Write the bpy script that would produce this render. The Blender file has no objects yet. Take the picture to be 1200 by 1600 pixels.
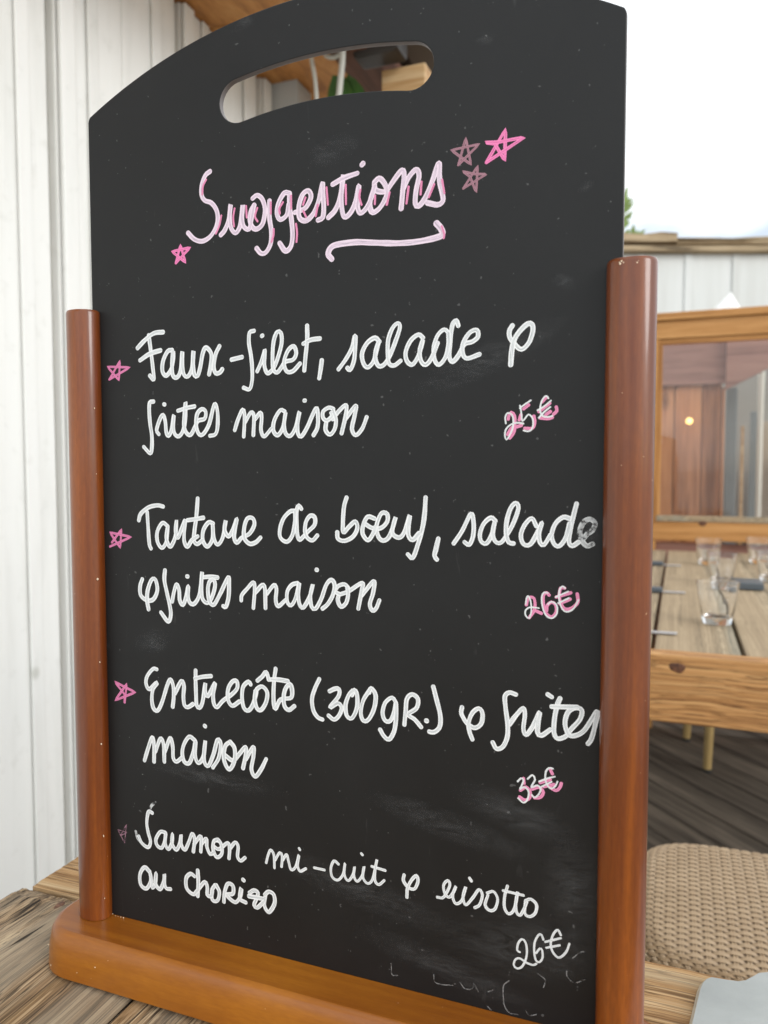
import bpy, bmesh, math, random
from mathutils import Vector, Matrix, noise
random.seed(7)
R = math.radians
C = bpy.context.scene.collection
sc = bpy.context.scene

# ---------------------------------------------------------------- camera, light, exposure
CAM = Vector((0.1915, -0.4, 0.2974)); YAW, PITCH, ROLL = 0.3671, 0.0556, -0.0007
fw = Vector((-math.sin(YAW)*math.cos(PITCH), math.cos(YAW)*math.cos(PITCH), -math.sin(PITCH)))
rt = Vector((math.cos(YAW), math.sin(YAW), 0)); up = rt.cross(fw)
rt, up = rt*math.cos(ROLL)+up*math.sin(ROLL), up*math.cos(ROLL)-rt*math.sin(ROLL)
cd = bpy.data.cameras.new('camera'); cam = bpy.data.objects.new('camera', cd); C.objects.link(cam)
cam.matrix_world = Matrix(((rt.x, up.x, -fw.x, CAM.x), (rt.y, up.y, -fw.y, CAM.y), (rt.z, up.z, -fw.z, CAM.z), (0, 0, 0, 1)))
cd.sensor_fit = 'VERTICAL'; cd.sensor_height = 36; cd.lens = 27
cd.clip_start = .02; cd.clip_end = 3000
cd.dof.use_dof = True; cd.dof.focus_distance = .47; cd.dof.aperture_fstop = 9.5
sc.camera = cam
SUN_EL, SUN_AZ = R(25), R(118)
w = bpy.data.worlds.new('World'); sc.world = w; w.use_nodes = True
nt = w.node_tree; nt.nodes.clear()
def wn(t, **k):
    n = nt.nodes.new(t)
    for a, b in k.items(): setattr(n, a, b)
    return n
sky = wn('ShaderNodeTexSky', sky_type='NISHITA', sun_disc=False, sun_elevation=SUN_EL, sun_rotation=SUN_AZ)
b1 = wn('ShaderNodeBackground'); b1.inputs[1].default_value = .10
b2 = wn('ShaderNodeBackground'); b2.inputs[0].default_value = (.93, .97, 1, 1); b2.inputs[1].default_value = .98
tc = wn('ShaderNodeTexCoord'); nz = wn('ShaderNodeTexNoise'); nz.inputs['Scale'].default_value = 3.1; nz.inputs['Detail'].default_value = 5
cr = wn('ShaderNodeValToRGB'); cr.color_ramp.elements[0].position = .30; cr.color_ramp.elements[0].color = (.42, .42, .42, 1); cr.color_ramp.elements[1].position = .43
mx = wn('ShaderNodeMixShader'); ow = wn('ShaderNodeOutputWorld')
mp = wn('ShaderNodeMapping'); mp.inputs['Scale'].default_value = (1, 1, 2.2); mp.inputs['Location'].default_value = (.3, .1, .45)
l = nt.links.new
l(sky.outputs[0], b1.inputs[0]); l(tc.outputs['Generated'], mp.inputs[0]); l(mp.outputs[0], nz.inputs['Vector']); 
sz = wn('ShaderNodeSeparateXYZ'); l(tc.outputs['Generated'], sz.inputs[0]); mr = wn('ShaderNodeMapRange'); mr.inputs[1].default_value = .26; mr.inputs[2].default_value = .40; mr.inputs[3].default_value = -.16; mr.inputs[4].default_value = .25
l(sz.outputs[2], mr.inputs[0]); ad = wn('ShaderNodeMath', operation='ADD'); l(nz.outputs[0], ad.inputs[0]); l(mr.outputs[0], ad.inputs[1]); l(ad.outputs[0], cr.inputs[0])
l(cr.outputs[0], mx.inputs[0]); l(b1.outputs[0], mx.inputs[1]); l(b2.outputs[0], mx.inputs[2]); l(mx.outputs[0], ow.inputs[0])
sd = bpy.data.lights.new('sun', 'SUN'); sd.energy = .9; sd.angle = R(24); sd.color = (1, .98, .95)
so = bpy.data.objects.new('sun', sd); C.objects.link(so)
so.rotation_euler = Vector((math.sin(SUN_AZ)*math.cos(SUN_EL), math.cos(SUN_AZ)*math.cos(SUN_EL), math.sin(SUN_EL))).to_track_quat('Z', 'Y').to_euler(); so.location = (0, 0, 5)
sc.view_settings.view_transform = 'Standard'; sc.view_settings.look = 'None'
sc.view_settings.exposure = .62; sc.view_settings.gamma = 1; sc.view_settings.use_curve_mapping = False

# ---------------------------------------------------------------- helpers
class NT:
    def __init__(s, name):
        s.m = bpy.data.materials.new(name); s.m.use_nodes = True; s.t = s.m.node_tree; s.t.nodes.clear()
        s.o = s.n('ShaderNodeOutputMaterial'); s.b = s.n('ShaderNodeBsdfPrincipled'); s.l(s.b.outputs[0], s.o.inputs[0])
    def n(s, t, **k):
        x = s.t.nodes.new(t)
        for a, b in k.items():
            if a in x.inputs: x.inputs[a].default_value = b
            else: setattr(x, a, b)
        return x
    def l(s, a, b): s.t.links.new(a, b)
    def coord(s, kind='Object', scale=(1, 1, 1), rnd=True):
        tc = s.n('ShaderNodeTexCoord'); mp = s.n('ShaderNodeMapping'); mp.inputs['Scale'].default_value = scale
        if rnd:
            oi = s.n('ShaderNodeObjectInfo'); vm = s.n('ShaderNodeVectorMath', operation='SCALE'); vm.inputs['Scale'].default_value = 37
            cb = s.n('ShaderNodeCombineXYZ'); s.l(oi.outputs['Random'], cb.inputs[0]); s.l(oi.outputs['Random'], cb.inputs[1]); s.l(oi.outputs['Random'], cb.inputs[2])
            s.l(cb.outputs[0], vm.inputs[0]); ad = s.n('ShaderNodeVectorMath', operation='ADD')
            s.l(tc.outputs[kind], ad.inputs[0]); s.l(vm.outputs[0], ad.inputs[1]); s.l(ad.outputs[0], mp.inputs[0])
        else: s.l(tc.outputs[kind], mp.inputs[0])
        return mp.outputs[0]
    def noise(s, vec, scale, detail=4, rough=.55, dist=0):
        x = s.n('ShaderNodeTexNoise'); x.inputs['Scale'].default_value = scale; x.inputs['Detail'].default_value = detail
        x.inputs['Roughness'].default_value = rough; x.inputs['Distortion'].default_value = dist
        if vec: s.l(vec, x.inputs['Vector'])
        return x.outputs[0]
    def ramp(s, fac, stops):
        x = s.n('ShaderNodeValToRGB'); e = x.color_ramp.elements
        while len(e) < len(stops): e.new(.5)
        for i, (p, c) in enumerate(stops): e[i].position = p; e[i].color = (*c, 1) if len(c) == 3 else c
        s.l(fac, x.inputs[0]); return x.outputs[0]
    def mix(s, fac, a, b, mode='MIX'):
        x = s.n('ShaderNodeMix', data_type='RGBA', blend_type=mode)
        for v, i in ((fac, 0), (a, 6), (b, 7)):
            if hasattr(v, 'links'): s.l(v, x.inputs[i])
            elif i == 0: x.inputs[i].default_value = v
            else: x.inputs[i].default_value = (*v, 1)
        return x.outputs[2]
    def math(s, op, a, b=0.):
        x = s.n('ShaderNodeMath', operation=op)
        for i, v in enumerate((a, b)):
            if hasattr(v, 'links'): s.l(v, x.inputs[i])
            else: x.inputs[i].default_value = v
        return x.outputs[0]
    def bump(s, h, dist=.001, st=1):
        x = s.n('ShaderNodeBump'); x.inputs['Distance'].default_value = dist; x.inputs['Strength'].default_value = st
        s.l(h, x.inputs['Height']); s.l(x.outputs[0], s.b.inputs['Normal'])
    def set(s, **k):
        for a, v in k.items():
            a = a.replace('_', ' ')
            if hasattr(v, 'links'): s.l(v, s.b.inputs[a])
            else: s.b.inputs[a].default_value = (*v, 1) if isinstance(v, tuple) and len(v) == 3 else v
        return s

def plain(name, col, rough=.6, var=.12, sc_=8, metal=0., bump=0.):
    t = NT(name); v = t.coord(); n = t.noise(v, sc_, 5)
    c = t.mix(n, tuple(x*(1-var) for x in col), tuple(min(1, x*(1+var)) for x in col))
    t.set(Base_Color=c, Roughness=rough, Metallic=metal)
    if bump: t.bump(t.noise(v, sc_*8, 3), bump)
    return t.m

def wood(name, cols, axis='x', grain=60, stretch=.035, rough=.75, bump=.0012, crack=0., coat=0., knots=0., rnd=True, spec=.3, fine=1.0, lines=0., wobble=.012, zone=None):
    """cols: dark, mid, light"""
    t = NT(name); s = [1., 1., 1.]; s['xyz'.index(axis)] = stretch
    base = t.coord(scale=(1, 1, 1), rnd=rnd)
    warp = t.noise(base, 5, 2); wv = t.n('ShaderNodeVectorMath', operation='SCALE'); wv.inputs['Scale'].default_value = .03
    wv.inputs['Scale'].default_value = wobble; t.l(warp, wv.inputs[0]); ad = t.n('ShaderNodeVectorMath', operation='ADD'); t.l(base, ad.inputs[0]); t.l(wv.outputs[0], ad.inputs[1])
    mp = t.n('ShaderNodeMapping'); mp.inputs['Scale'].default_value = s; t.l(ad.outputs[0], mp.inputs[0]); v = mp.outputs[0]
    g1 = t.noise(v, grain, 6, .65); g2 = t.noise(v, grain*4.5, 4, .7); big = t.noise(v, grain*.22, 3)
    f = t.math('ADD', t.math('MULTIPLY', g1, .6), t.math('ADD', t.math('MULTIPLY', g2, .22*fine), t.math('MULTIPLY', big, .25)))
    c = t.ramp(f, [(.40, cols[0]), (.52, cols[1]), (.63, cols[2])])
    h = f
    if lines:
        ln = t.noise(v, grain*1.1, 3, .5, .3); ab = t.math('ABSOLUTE', t.math('SUBTRACT', ln, .5)); lm = t.ramp(ab, [(.008, (1, 1, 1)), (.045, (0, 0, 0))])
        c = t.mix(t.math('MULTIPLY', lm, lines), c, tuple(x*.45 for x in cols[0])); h = t.math('SUBTRACT', h, t.math('MULTIPLY', lm, .25))
    if zone:
        zn = t.noise(mp.outputs[0], grain*.05, 2); c = t.mix(t.math('MULTIPLY', t.ramp(zn, [(.48, (0, 0, 0)), (.58, (1, 1, 1))]), .75), c, t.mix(f, tuple(x*.6 for x in zone[0]), zone[0])); c = t.mix(t.math('MULTIPLY', t.ramp(zn, [(.38, (1, 1, 1)), (.46, (0, 0, 0))]), .6), c, t.mix(f, tuple(x*.5 for x in zone[1]), zone[1]))
    if knots:
        vo = t.n('ShaderNodeTexVoronoi'); m2 = t.n('ShaderNodeMapping'); s2 = [1., 1., 1.]; s2['xyz'.index(axis)] = .45; m2.inputs['Scale'].default_value = s2
        t.l(ad.outputs[0], m2.inputs[0]); t.l(m2.outputs[0], vo.inputs['Vector']); vo.inputs['Scale'].default_value = knots
        k = t.ramp(vo.outputs['Distance'], [(.04, (1, 1, 1)), (.10, (0, 0, 0))])
        c = t.mix(k, c, tuple(x*.3 for x in cols[0]))
    if crack:
        ck = t.noise(v, grain*.8, 2, .4); m = t.ramp(ck, [(.30, (1, 1, 1)), (.34, (0, 0, 0))])
        c = t.mix(t.math('MULTIPLY', m, crack), c, tuple(x*.18 for x in cols[0]))
        h = t.math('SUBTRACT', f, t.math('MULTIPLY', m, .6))
    t.set(Base_Color=c, Roughness=rough, Specular_IOR_Level=spec)
    if coat: t.set(Coat_Weight=coat, Coat_Roughness=.22)
    if bump: t.bump(h, bump)
    return t.m

def tag(o, label=None, cat=None, group=None, kind=None):
    if label: o['label'] = label
    if cat: o['category'] = cat
    if group: o['group'] = group
    if kind: o['kind'] = kind
    return o
def empty(name, loc, label=None, cat=None, group=None, rz=0):
    o = bpy.data.objects.new(name, None); C.objects.link(o); o.location = loc; o.rotation_euler = (0, 0, rz); o.empty_display_size = .05
    return tag(o, label, cat, group)
def link(name, me, m, parent=None, loc=(0, 0, 0), smooth=False):
    o = bpy.data.objects.new(name, me); C.objects.link(o); o.location = loc
    if m and not me.materials: me.materials.append(m)
    if parent: o.parent = parent
    if smooth:
        for p in me.polygons: p.use_smooth = True
        me.set_sharp_from_angle(angle=R(38))
    return o
def done(name, bm, m, parent=None, loc=(0, 0, 0), smooth=False):
    bmesh.ops.recalc_face_normals(bm, faces=bm.faces)
    me = bpy.data.meshes.new(name); bm.to_mesh(me); bm.free()
    return link(name, me, m, parent, loc, smooth)
def box(bm, a, b, bev=0., seg=2):
    x0, y0, z0 = a; x1, y1, z1 = b
    vs = [bm.verts.new(p) for p in ((x0,y0,z0),(x1,y0,z0),(x1,y1,z0),(x0,y1,z0),(x0,y0,z1),(x1,y0,z1),(x1,y1,z1),(x0,y1,z1))]
    fs = [bm.faces.new([vs[i] for i in q]) for q in ((3,2,1,0),(4,5,6,7),(0,1,5,4),(1,2,6,5),(2,3,7,6),(3,0,4,7))]
    if bev: bmesh.ops.bevel(bm, geom=list({e for f in fs for e in f.edges}), offset=bev, segments=seg, profile=.6, affect='EDGES')
def mbox(name, a, b, m, parent=None, bev=0., loc=(0, 0, 0), seg=2):
    """mesh box whose own origin is its middle, so the grain differs piece by piece"""
    c = [(a[i]+b[i])/2 for i in range(3)]
    bm = bmesh.new(); box(bm, [a[i]-c[i] for i in range(3)], [b[i]-c[i] for i in range(3)], bev, seg)
    return done(name, bm, m, parent, (c[0]+loc[0], c[1]+loc[1], c[2]+loc[2]))
def tube(bm, pts, r, seg=8, caps=True):
    pts = [Vector(p) for p in pts]; rings = []; rr = r if isinstance(r, (list, tuple)) else [r]*len(pts)
    for i, p in enumerate(pts):
        d = (pts[min(i+1, len(pts)-1)]-pts[max(i-1, 0)]).normalized()
        a = d.orthogonal().normalized() if i == 0 else (a - d*a.dot(d)).normalized()
        b = d.cross(a)
        rings.append([bm.verts.new(p+(a*math.cos(2*math.pi*k/seg)+b*math.sin(2*math.pi*k/seg))*rr[i]) for k in range(seg)])
    for i in range(len(rings)-1):
        for k in range(seg): bm.faces.new((rings[i][k], rings[i][(k+1) % seg], rings[i+1][(k+1) % seg], rings[i+1][k]))
    if caps: bm.faces.new(rings[0][::-1]); bm.faces.new(rings[-1])
def loft(bm, loops, cap0=True, cap1=True, closed=True):
    rings = [[bm.verts.new(p) for p in L] for L in loops]; n = len(rings[0])
    for i in range(len(rings)-1):
        for k in range(n if closed else n-1): bm.faces.new((rings[i][k], rings[i][(k+1) % n], rings[i+1][(k+1) % n], rings[i+1][k]))
    if cap0: bm.faces.new(rings[0][::-1])
    if cap1: bm.faces.new(rings[-1])
    return rings
def catmull(P, step):
    P = [Vector(p) for p in P]
    if len(P) == 2: P = [P[0], (P[0]+P[1])/2, P[1]]
    Q = [P[0]*2-P[1]] + P + [P[-1]*2-P[-2]]; out = []
    for i in range(1, len(Q)-2):
        p0, p1, p2, p3 = Q[i-1:i+3]; n = max(2, int((p2-p1).length/step))
        for k in range(n):
            t = k/n; out.append(.5*((2*p1)+(p2-p0)*t+(2*p0-5*p1+4*p2-p3)*t*t+(3*p1-p0-3*p2+p3)*t**3))
    out.append(P[-1]); return out

# ---------------------------------------------------------------- materials
M = {}
M['wthr'] = wood('weathered_pine', ((.06, .040, .026), (.31, .205, .115), (.55, .415, .26)), 'y', 330, .010, .8, .0016, .9, knots=5, lines=.85, wobble=.02, zone=((.50, .29, .12), (.40, .33, .24)))
M['wthr_x'] = wood('weathered_pine_across', ((.16, .075, .03), (.45, .26, .11), (.62, .44, .25)), 'x', 330, .007, .75, .0012, .4, lines=.7, wobble=.015, zone=((.58, .30, .11), (.56, .44, .28)))
M['far_top'] = wood('grey_brown_table_plank', ((.12, .09, .06), (.36, .28, .18), (.54, .43, .29)), 'y', 200, .006, .8, .0012, .3, lines=.7, zone=((.47, .35, .22), (.38, .35, .27)))
M['fascia'] = wood('honey_pine', ((.20, .085, .03), (.50, .25, .09), (.66, .38, .16)), 'x', 190, .006, .6, .0008, .1, knots=2.2, lines=.65, wobble=.016)
M['frame'] = wood('oiled_pine_frame', ((.26, .11, .03), (.46, .22, .07), (.60, .32, .12)), 'x', 45, .03, .5, .0006)
M['frame_v'] = wood('oiled_pine_frame_upright', ((.26, .11, .03), (.46, .22, .07), (.60, .32, .12)), 'z', 45, .03, .5, .0006)
M['brown_v'] = wood('brown_cladding', ((.26, .095, .04), (.52, .22, .10), (.64, .30, .14)), 'z', 22, .06, .6, .0006, knots=3.2)
M['brown_x'] = wood('brown_eave', ((.20, .09, .065), (.32, .16, .12), (.38, .20, .15)), 'x', 22, .06, .6, .0006)
M['deck'] = wood('grey_decking', ((.045, .036, .028), (.105, .086, .066), (.19, .155, .12)), 'x', 30, .05, .8, .001)
M['rim'] = wood('silvered_roof_edge', ((.12, .085, .05), (.36, .27, .17), (.56, .44, .29)), 'x', 60, .03, .85, .005, .8)
M['beam'] = wood('brown_beam', ((.05, .022, .014), (.11, .045, .025), (.17, .075, .045)), 'y', 30, .05, .6, .0006)
M['pale'] = wood('pale_timber', ((.30, .16, .06), (.48, .29, .13), (.62, .44, .25)), 'x', 40, .05, .6, .0006)
def varnish(name, dark, mid, light, axis, coat, rough):
    t = NT(name); s = [1., 1., 1.]; s['xyz'.index(axis)] = .07
    v = t.coord(scale=tuple(s)); n1 = t.noise(v, 38, 4, .55, .6); v2 = t.coord(scale=tuple(1 if x == 1. else .2 for x in s)); n2 = t.noise(v2, 700, 2)
    big = t.noise(t.coord(scale=(1, 1, .35)), 9, 2)
    s3 = [1., 1., 1.]; s3['xyz'.index(axis)] = .016; n3 = t.noise(t.coord(scale=tuple(s3)), 170, 3, .6)
    f = t.math('ADD', t.math('MULTIPLY', n1, .45), t.math('ADD', t.math('MULTIPLY', big, .33), t.math('MULTIPLY', n3, .22)))
    c = t.ramp(f, [(.36, dark), (.49, mid), (.63, light)])
    c = t.mix(t.math('MULTIPLY', n2, .55), c, dark)
    sp = t.noise(t.coord(), 420, 1); k = t.ramp(sp, [(.80, (0, 0, 0)), (.82, (1, 1, 1))])
    c = t.mix(t.math('MULTIPLY', k, .4), c, (.75, .5, .3))
    t.set(Base_Color=c, Roughness=rough, Coat_Weight=coat, Coat_Roughness=.13, Specular_IOR_Level=.4); t.bump(n2, .00006)
    return t.m
M['post'] = varnish('red_brown_varnish', (.075, .015, .003), (.19, .043, .005), (.38, .100, .009), 'z', .6, .33)
M['base'] = varnish('amber_varnish', (.19, .050, .005), (.31, .098, .008), (.44, .158, .013), 'x', .3, .38)

t = NT('white_painted_boards'); v = t.coord(scale=(1, 1, 1)); vs = t.coord(scale=(1, 1, .12))
n = t.noise(vs, 14, 5, .6); sp = t.noise(v, 26, 3, .6); st = t.ramp(sp, [(.60, (0, 0, 0)), (.74, (1, 1, 1))])
c = t.ramp(n, [(.30, (.73, .735, .71)), (.50, (.82, .825, .805)), (.8, (.85, .855, .84))])
vo = t.n('ShaderNodeTexVoronoi'); vo.inputs['Scale'].default_value = 4.5; t.l(t.coord(scale=(1, 1, .8)), vo.inputs['Vector'])
k = t.ramp(vo.outputs['Distance'], [(.02, (1, 1, 1)), (.06, (0, 0, 0))])
c = t.mix(t.math('MULTIPLY', st, .16), c, (.42, .42, .37)); c = t.mix(t.math('MULTIPLY', k, .5), c, (.36, .37, .31))
t.set(Base_Color=c, Roughness=.6); t.bump(t.noise(vs, 60, 4), .0008); M['white'] = t.m

t = NT('grey_white_cladding'); n = t.noise(t.coord(scale=(1, 1, .1)), 6, 4)
t.set(Base_Color=t.ramp(n, [(.3, (.56, .57, .55)), (.7, (.68, .70, .69))]), Roughness=.5); M['cabin'] = t.m

t = NT('blackboard_laminate'); v = t.coord(rnd=False)
n = t.noise(v, 6, 5, .6, .8); f = t.ramp(n, [(.40, (0, 0, 0)), (.75, (1, 1, 1))])
c = t.mix(t.math('MULTIPLY', f, .55), (.0098, .0100, .0103), (.0175, .018, .0187))
vsc = t.coord(scale=(1, 1, .18), rnd=False); s2 = t.noise(vsc, 55, 3, .6, 2.2); k = t.ramp(s2, [(.70, (0, 0, 0)), (.80, (1, 1, 1))])
c = t.mix(t.math('MULTIPLY', k, .09), c, (.3, .3, .3))
d = t.noise(v, 330, 1, .5); kd = t.ramp(d, [(.765, (0, 0, 0)), (.80, (1, 1, 1))]); c = t.mix(t.math('MULTIPLY', kd, .14), c, (.5, .5, .5))
t.set(Base_Color=c, Roughness=t.math('ADD', t.math('MULTIPLY', n, .14), .40), Specular_IOR_Level=.32); t.bump(t.noise(v, 900, 2), .00003); M['board'] = t.m
M['board_edge'] = plain('grey_board_edge', (.15, .135, .135), .5)

def paint(name, edge, mid, alpha=1., patch=0.):
    t = NT(name); uv = t.n('ShaderNodeUVMap'); sx = t.n('ShaderNodeSeparateXYZ'); t.l(uv.outputs[0], sx.inputs[0])
    a = t.math('ABSOLUTE', sx.outputs[1]); e = t.math('POWER', a, 2.2)
    mp = t.n('ShaderNodeMapping'); mp.inputs['Scale'].default_value = (.16, 2.6, 1); t.l(uv.outputs[0], mp.inputs[0])
    n = t.noise(mp.outputs[0], 2.4, 3, .6); g = t.noise(t.coord(rnd=False), 260, 3)
    f = t.math('ADD', t.math('MULTIPLY', e, .42), t.math('MULTIPLY', t.math('SUBTRACT', n, .32), 1.3))
    c = t.ramp(f, [(.02, mid), (.55, edge)])
    al = t.math('ADD', t.math('MULTIPLY', t.ramp(f, [(.0, (.58,)*3), (.32, (1,)*3)]), alpha), 0.)
    if patch: al = t.math('MULTIPLY', al, t.ramp(g, [(.5-patch, (0,)*3), (.5+patch*.4, (1,)*3)]))
    t.set(Base_Color=c, Roughness=.55, Alpha=al, Specular_IOR_Level=.3); return t.m
M['p_white'] = paint('white_marker_paint', (.88, .89, .90), (.60, .65, .675))
M['p_lilac'] = paint('lilac_marker_paint', (.86, .72, .82), (.68, .55, .68))
M['p_pink'] = paint('pink_marker_paint', (.82, .30, .50), (.78, .25, .44))
M['p_hotpink'] = paint('bright_pink_marker_paint', (.90, .26, .52), (.80, .17, .42))
M['p_pink2'] = paint('rose_marker_paint', (.78, .25, .47), (.62, .16, .34))
M['p_dim'] = paint('faded_pink_marker_paint', (.42, .22, .27), (.28, .14, .18))
M['p_faded'] = paint('smudged_white_marker_paint', (.75, .77, .78), (.5, .52, .53), .9, .13)
M['p_ghostw'] = paint('half_erased_white_marker', (.42, .42, .42), (.28, .28, .28), .6, .16)
M['p_ghost'] = paint('half_erased_pink_marker', (.42, .22, .30), (.3, .18, .22), .8, .2)

t = NT('wicker'); v = t.coord(rnd=False); n = t.noise(v, 40, 3); n2 = t.noise(t.coord(scale=(.1, 1, 1), rnd=False), 900, 2)
t.set(Base_Color=t.mix(t.math('MULTIPLY', n2, .6), t.mix(n, (.38, .265, .16), (.62, .475, .315)), (.36, .25, .15)), Roughness=.42); t.bump(n2, .0003); M['wicker'] = t.m
M['wicker_dark'] = plain('wicker_under', (.22, .155, .095), .7)
M['bamboo'] = plain('gold_brown_leg', (.36, .25, .10), .4, .2, 30)
t = NT('slate'); v = t.coord(rnd=False); n = t.noise(v, 14, 6, .6, .6)
t.set(Base_Color=t.ramp(n, [(.3, (.29, .305, .295)), (.7, (.40, .415, .40))]), Roughness=.42); t.bump(t.noise(v, 60, 6, .65), .0006); M['slate'] = t.m
M['slate_edge'] = plain('slate_chipped_edge', (.50, .44, .34), .7, .3, 120)
M['slate_dark'] = plain('dark_slate', (.09, .11, .13), .3)
t = NT('clear_glass'); t.set(Base_Color=(1, 1, 1), Transmission_Weight=1., Roughness=.02, IOR=1.47); M['glass'] = t.m
t = NT('window_glass'); v = t.coord(rnd=False); n = t.noise(t.coord(scale=(1, 1, .3), rnd=False), 4, 4)
t.set(Base_Color=(.97, .97, .96), Transmission_Weight=1., Roughness=.0, IOR=1.45)
df = t.n('ShaderNodeBsdfDiffuse'); df.inputs[0].default_value = (.62, .55, .52, 1); mxs = t.n('ShaderNodeMixShader'); t.l(t.math('MULTIPLY', n, .07), mxs.inputs[0])
t.l(t.b.outputs[0], mxs.inputs[1]); t.l(df.outputs[0], mxs.inputs[2]); t.l(mxs.outputs[0], t.o.inputs[0]); M['pane'] = t.m
M['metal'] = plain('zinc_metal', (.45, .47, .48), .35, .1, 30, .8)
M['steel'] = plain('steel', (.55, .56, .58), .35, .05, 30, .3)
M['hose'] = plain('pale_hose', (.50, .50, .45), .4)
M['green'] = plain('dark_green_leaf', (.035, .11, .012), .5, .4, 20)
M['leaf'] = plain('bamboo_leaf', (.20, .29, .08), .5, .4, 10)
M['taupe'] = plain('taupe_canvas', (.13, .115, .10), .8, .1, 4)
M['dark'] = plain('dark_brown_metal', (.022, .016, .013), .5)
M['greypost'] = plain('blue_grey_post', (.17, .20, .21), .5)
M['ivory'] = plain('ivory_post', (.68, .66, .58), .5)
M['beige'] = plain('beige_panel', (.42, .33, .24), .6, .25, 4)
M['groove'] = plain('beige_groove', (.52, .49, .43), .8, .2, 12)  # wall backing seen in the grooves, duller and more beige than the boards
M['greywall'] = plain('grey_beige_wall', (.27, .255, .225), .7, .25, 3)
M['canvas'] = plain('glare_white', (.88, .88, .86), .8, .03)  # colour of the glare cone, no real canvas
M['ground'] = plain('pale_gravel_ground', (.42, .40, .36), .9, .2, 2)
M['sub'] = plain('dark_underfloor', (.02, .018, .015), .9)
M['black'] = plain('black_plastic', (.03, .03, .03), .4)
t = NT('osb_panel'); a = t.coord(scale=(1, .35, 1), rnd=False); n = t.noise(a, 17, 4, .7, .6); n2 = t.noise(t.coord(scale=(1, .2, 1), rnd=False), 90, 4)
f = t.math('ADD', t.math('MULTIPLY', n, .75), t.math('MULTIPLY', n2, .25))
t.set(Base_Color=t.ramp(f, [(.30, (.24, .09, .025)), (.48, (.52, .23, .06)), (.62, (.62, .31, .10)), (.72, (.58, .36, .20))]), Roughness=.6); M['osb'] = t.m
t = NT('warm_bulb'); t.set(Base_Color=(1, .8, .3), Emission_Color=(1, .62, .18), Emission_Strength=2.2); M['bulb'] = t.m
t = NT('dry_crevice'); M['gap'] = plain('dark_gap', (.02, .014, .01), .9)

# ---------------------------------------------------------------- setting
FLOOR = -.78
bm = bmesh.new(); s = 400
vs = [bm.verts.new(p) for p in ((-s, -s, -.90), (s, -s, -.90), (s, s, -.90), (-s, s, -.90))]; bm.faces.new(vs)
tag(done('ground', bm, M['ground']), kind='structure')
fl = tag(mbox('floor', (-2.2, -1.6, -.895), (2.6, 3.6, -.806), M['sub']), kind='structure')
fl_loc = fl.location.copy()
th = R(131.8); du = Vector((math.cos(th), math.sin(th), 0)); dv = Vector((-du.y, du.x, 0))
meshes = []
for k in range(3):
    bm = bmesh.new(); box(bm, (-2.6, -.0555, -.011), (2.6, .0555, .011), .003, 1)
    me = bpy.data.meshes.new('deck_board'); bmesh.ops.recalc_face_normals(bm, faces=bm.faces); bm.to_mesh(me); bm.free(); me.materials.append(M['deck']); meshes.append(me)
for k in range(-14, 22):
    o = bpy.data.objects.new('deck_board', meshes[k % 3]); C.objects.link(o); o.parent = fl
    p = Vector((.9, 1.4, 0)) + dv*(k*.118); o.location = Vector((p.x, p.y, FLOOR-.011+random.uniform(-.001, .001))) - fl_loc
    o.rotation_euler = (0, 0, th)

# white board wall on the left
WX = -.93
wl = empty('board_wall', (WX, .8, FLOOR), 'white painted wall of upright weathered boards with thin battens, left of the menu board', 'wall')
def wchild(name, a, b, m, bev=.002): return mbox(name, a, b, m, wl, bev, loc=(-WX, -.8, -FLOOR))
edges = [-1.25, -1.02, -.80, -.58, -.36, -.14, .05, .22, .40, .585, .767, .97, 1.165, 1.36, 1.54, 1.72, 1.90, 2.08, 2.26]
for i in range(len(edges)-1):
    a, b = edges[i], edges[i+1]; px = WX + random.uniform(-.002, .002); g0 = .0002 if i % 2 else .010; g1 = .010 if i % 2 else .0002
    wchild('plank', (px-.022, a+g0, FLOOR), (px, b-g1, 1.398), M['white'], .004)
for i, e in enumerate(edges[1:-1]):
    if i % 2 == 1: wchild('batten', (WX+.0035, e+.012, FLOOR), (WX+.015, e+.052, 1.396), M['white'], .005)
    wchild('rib', (WX+.0035, e+.092, FLOOR), (WX+.0095, e+.122, 1.396), M['white'], .003)
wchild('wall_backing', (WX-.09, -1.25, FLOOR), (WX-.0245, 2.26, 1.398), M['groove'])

# roof overhang above the wall
ro = empty('roof_overhang', (-.8, .8, 1.40), 'roof eave with an orange chipboard underside and a brown beam above the white wall', 'roof')
def rchild(name, a, b, m, bev=.002): return mbox(name, a, b, m, ro, bev, loc=(.8, -.8, -1.40))
rchild('soffit_panel', (-1.02, -1.3, 1.40), (-.665, 1.30, 1.42), M['osb'])
rchild('soffit_panel', (-1.02, 1.303, 1.40), (-.69, 2.3, 1.42), M['osb'])
rchild('eave_beam', (-.687, 1.31, 1.385), (-.585, 2.3, 1.47), M['beam'], .004)
rchild('eave_beam', (-.662, -1.3, 1.40), (-.56, 1.305, 1.48), M['beam'], .004)
rchild('roof_sheet', (-1.05, -1.3, 1.485), (-.55, 2.3, 1.50), M['dark'])
aw = mbox('awning', (-.548, .9, 1.46), (-.43, 2.4, 1.466), M['taupe'], None)
tag(aw, 'taupe canvas awning seen through the right end of the hand slot', 'awning')
o = mbox('lamp_housing', (-.628, 1.50, 1.372), (-.500, 1.58, 1.456), M['dark'], None, .012); tag(o, 'dark brown box hanging under the eave, behind the hand slot', 'box')
tb = mbox('timber_block', (-.578, 1.585, 1.27), (-.455, 1.78, 1.368), M['pale'], None, .003); tag(tb, 'pale sawn timber beam end with a grey bolt, behind the hand slot', 'beam')
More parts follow.
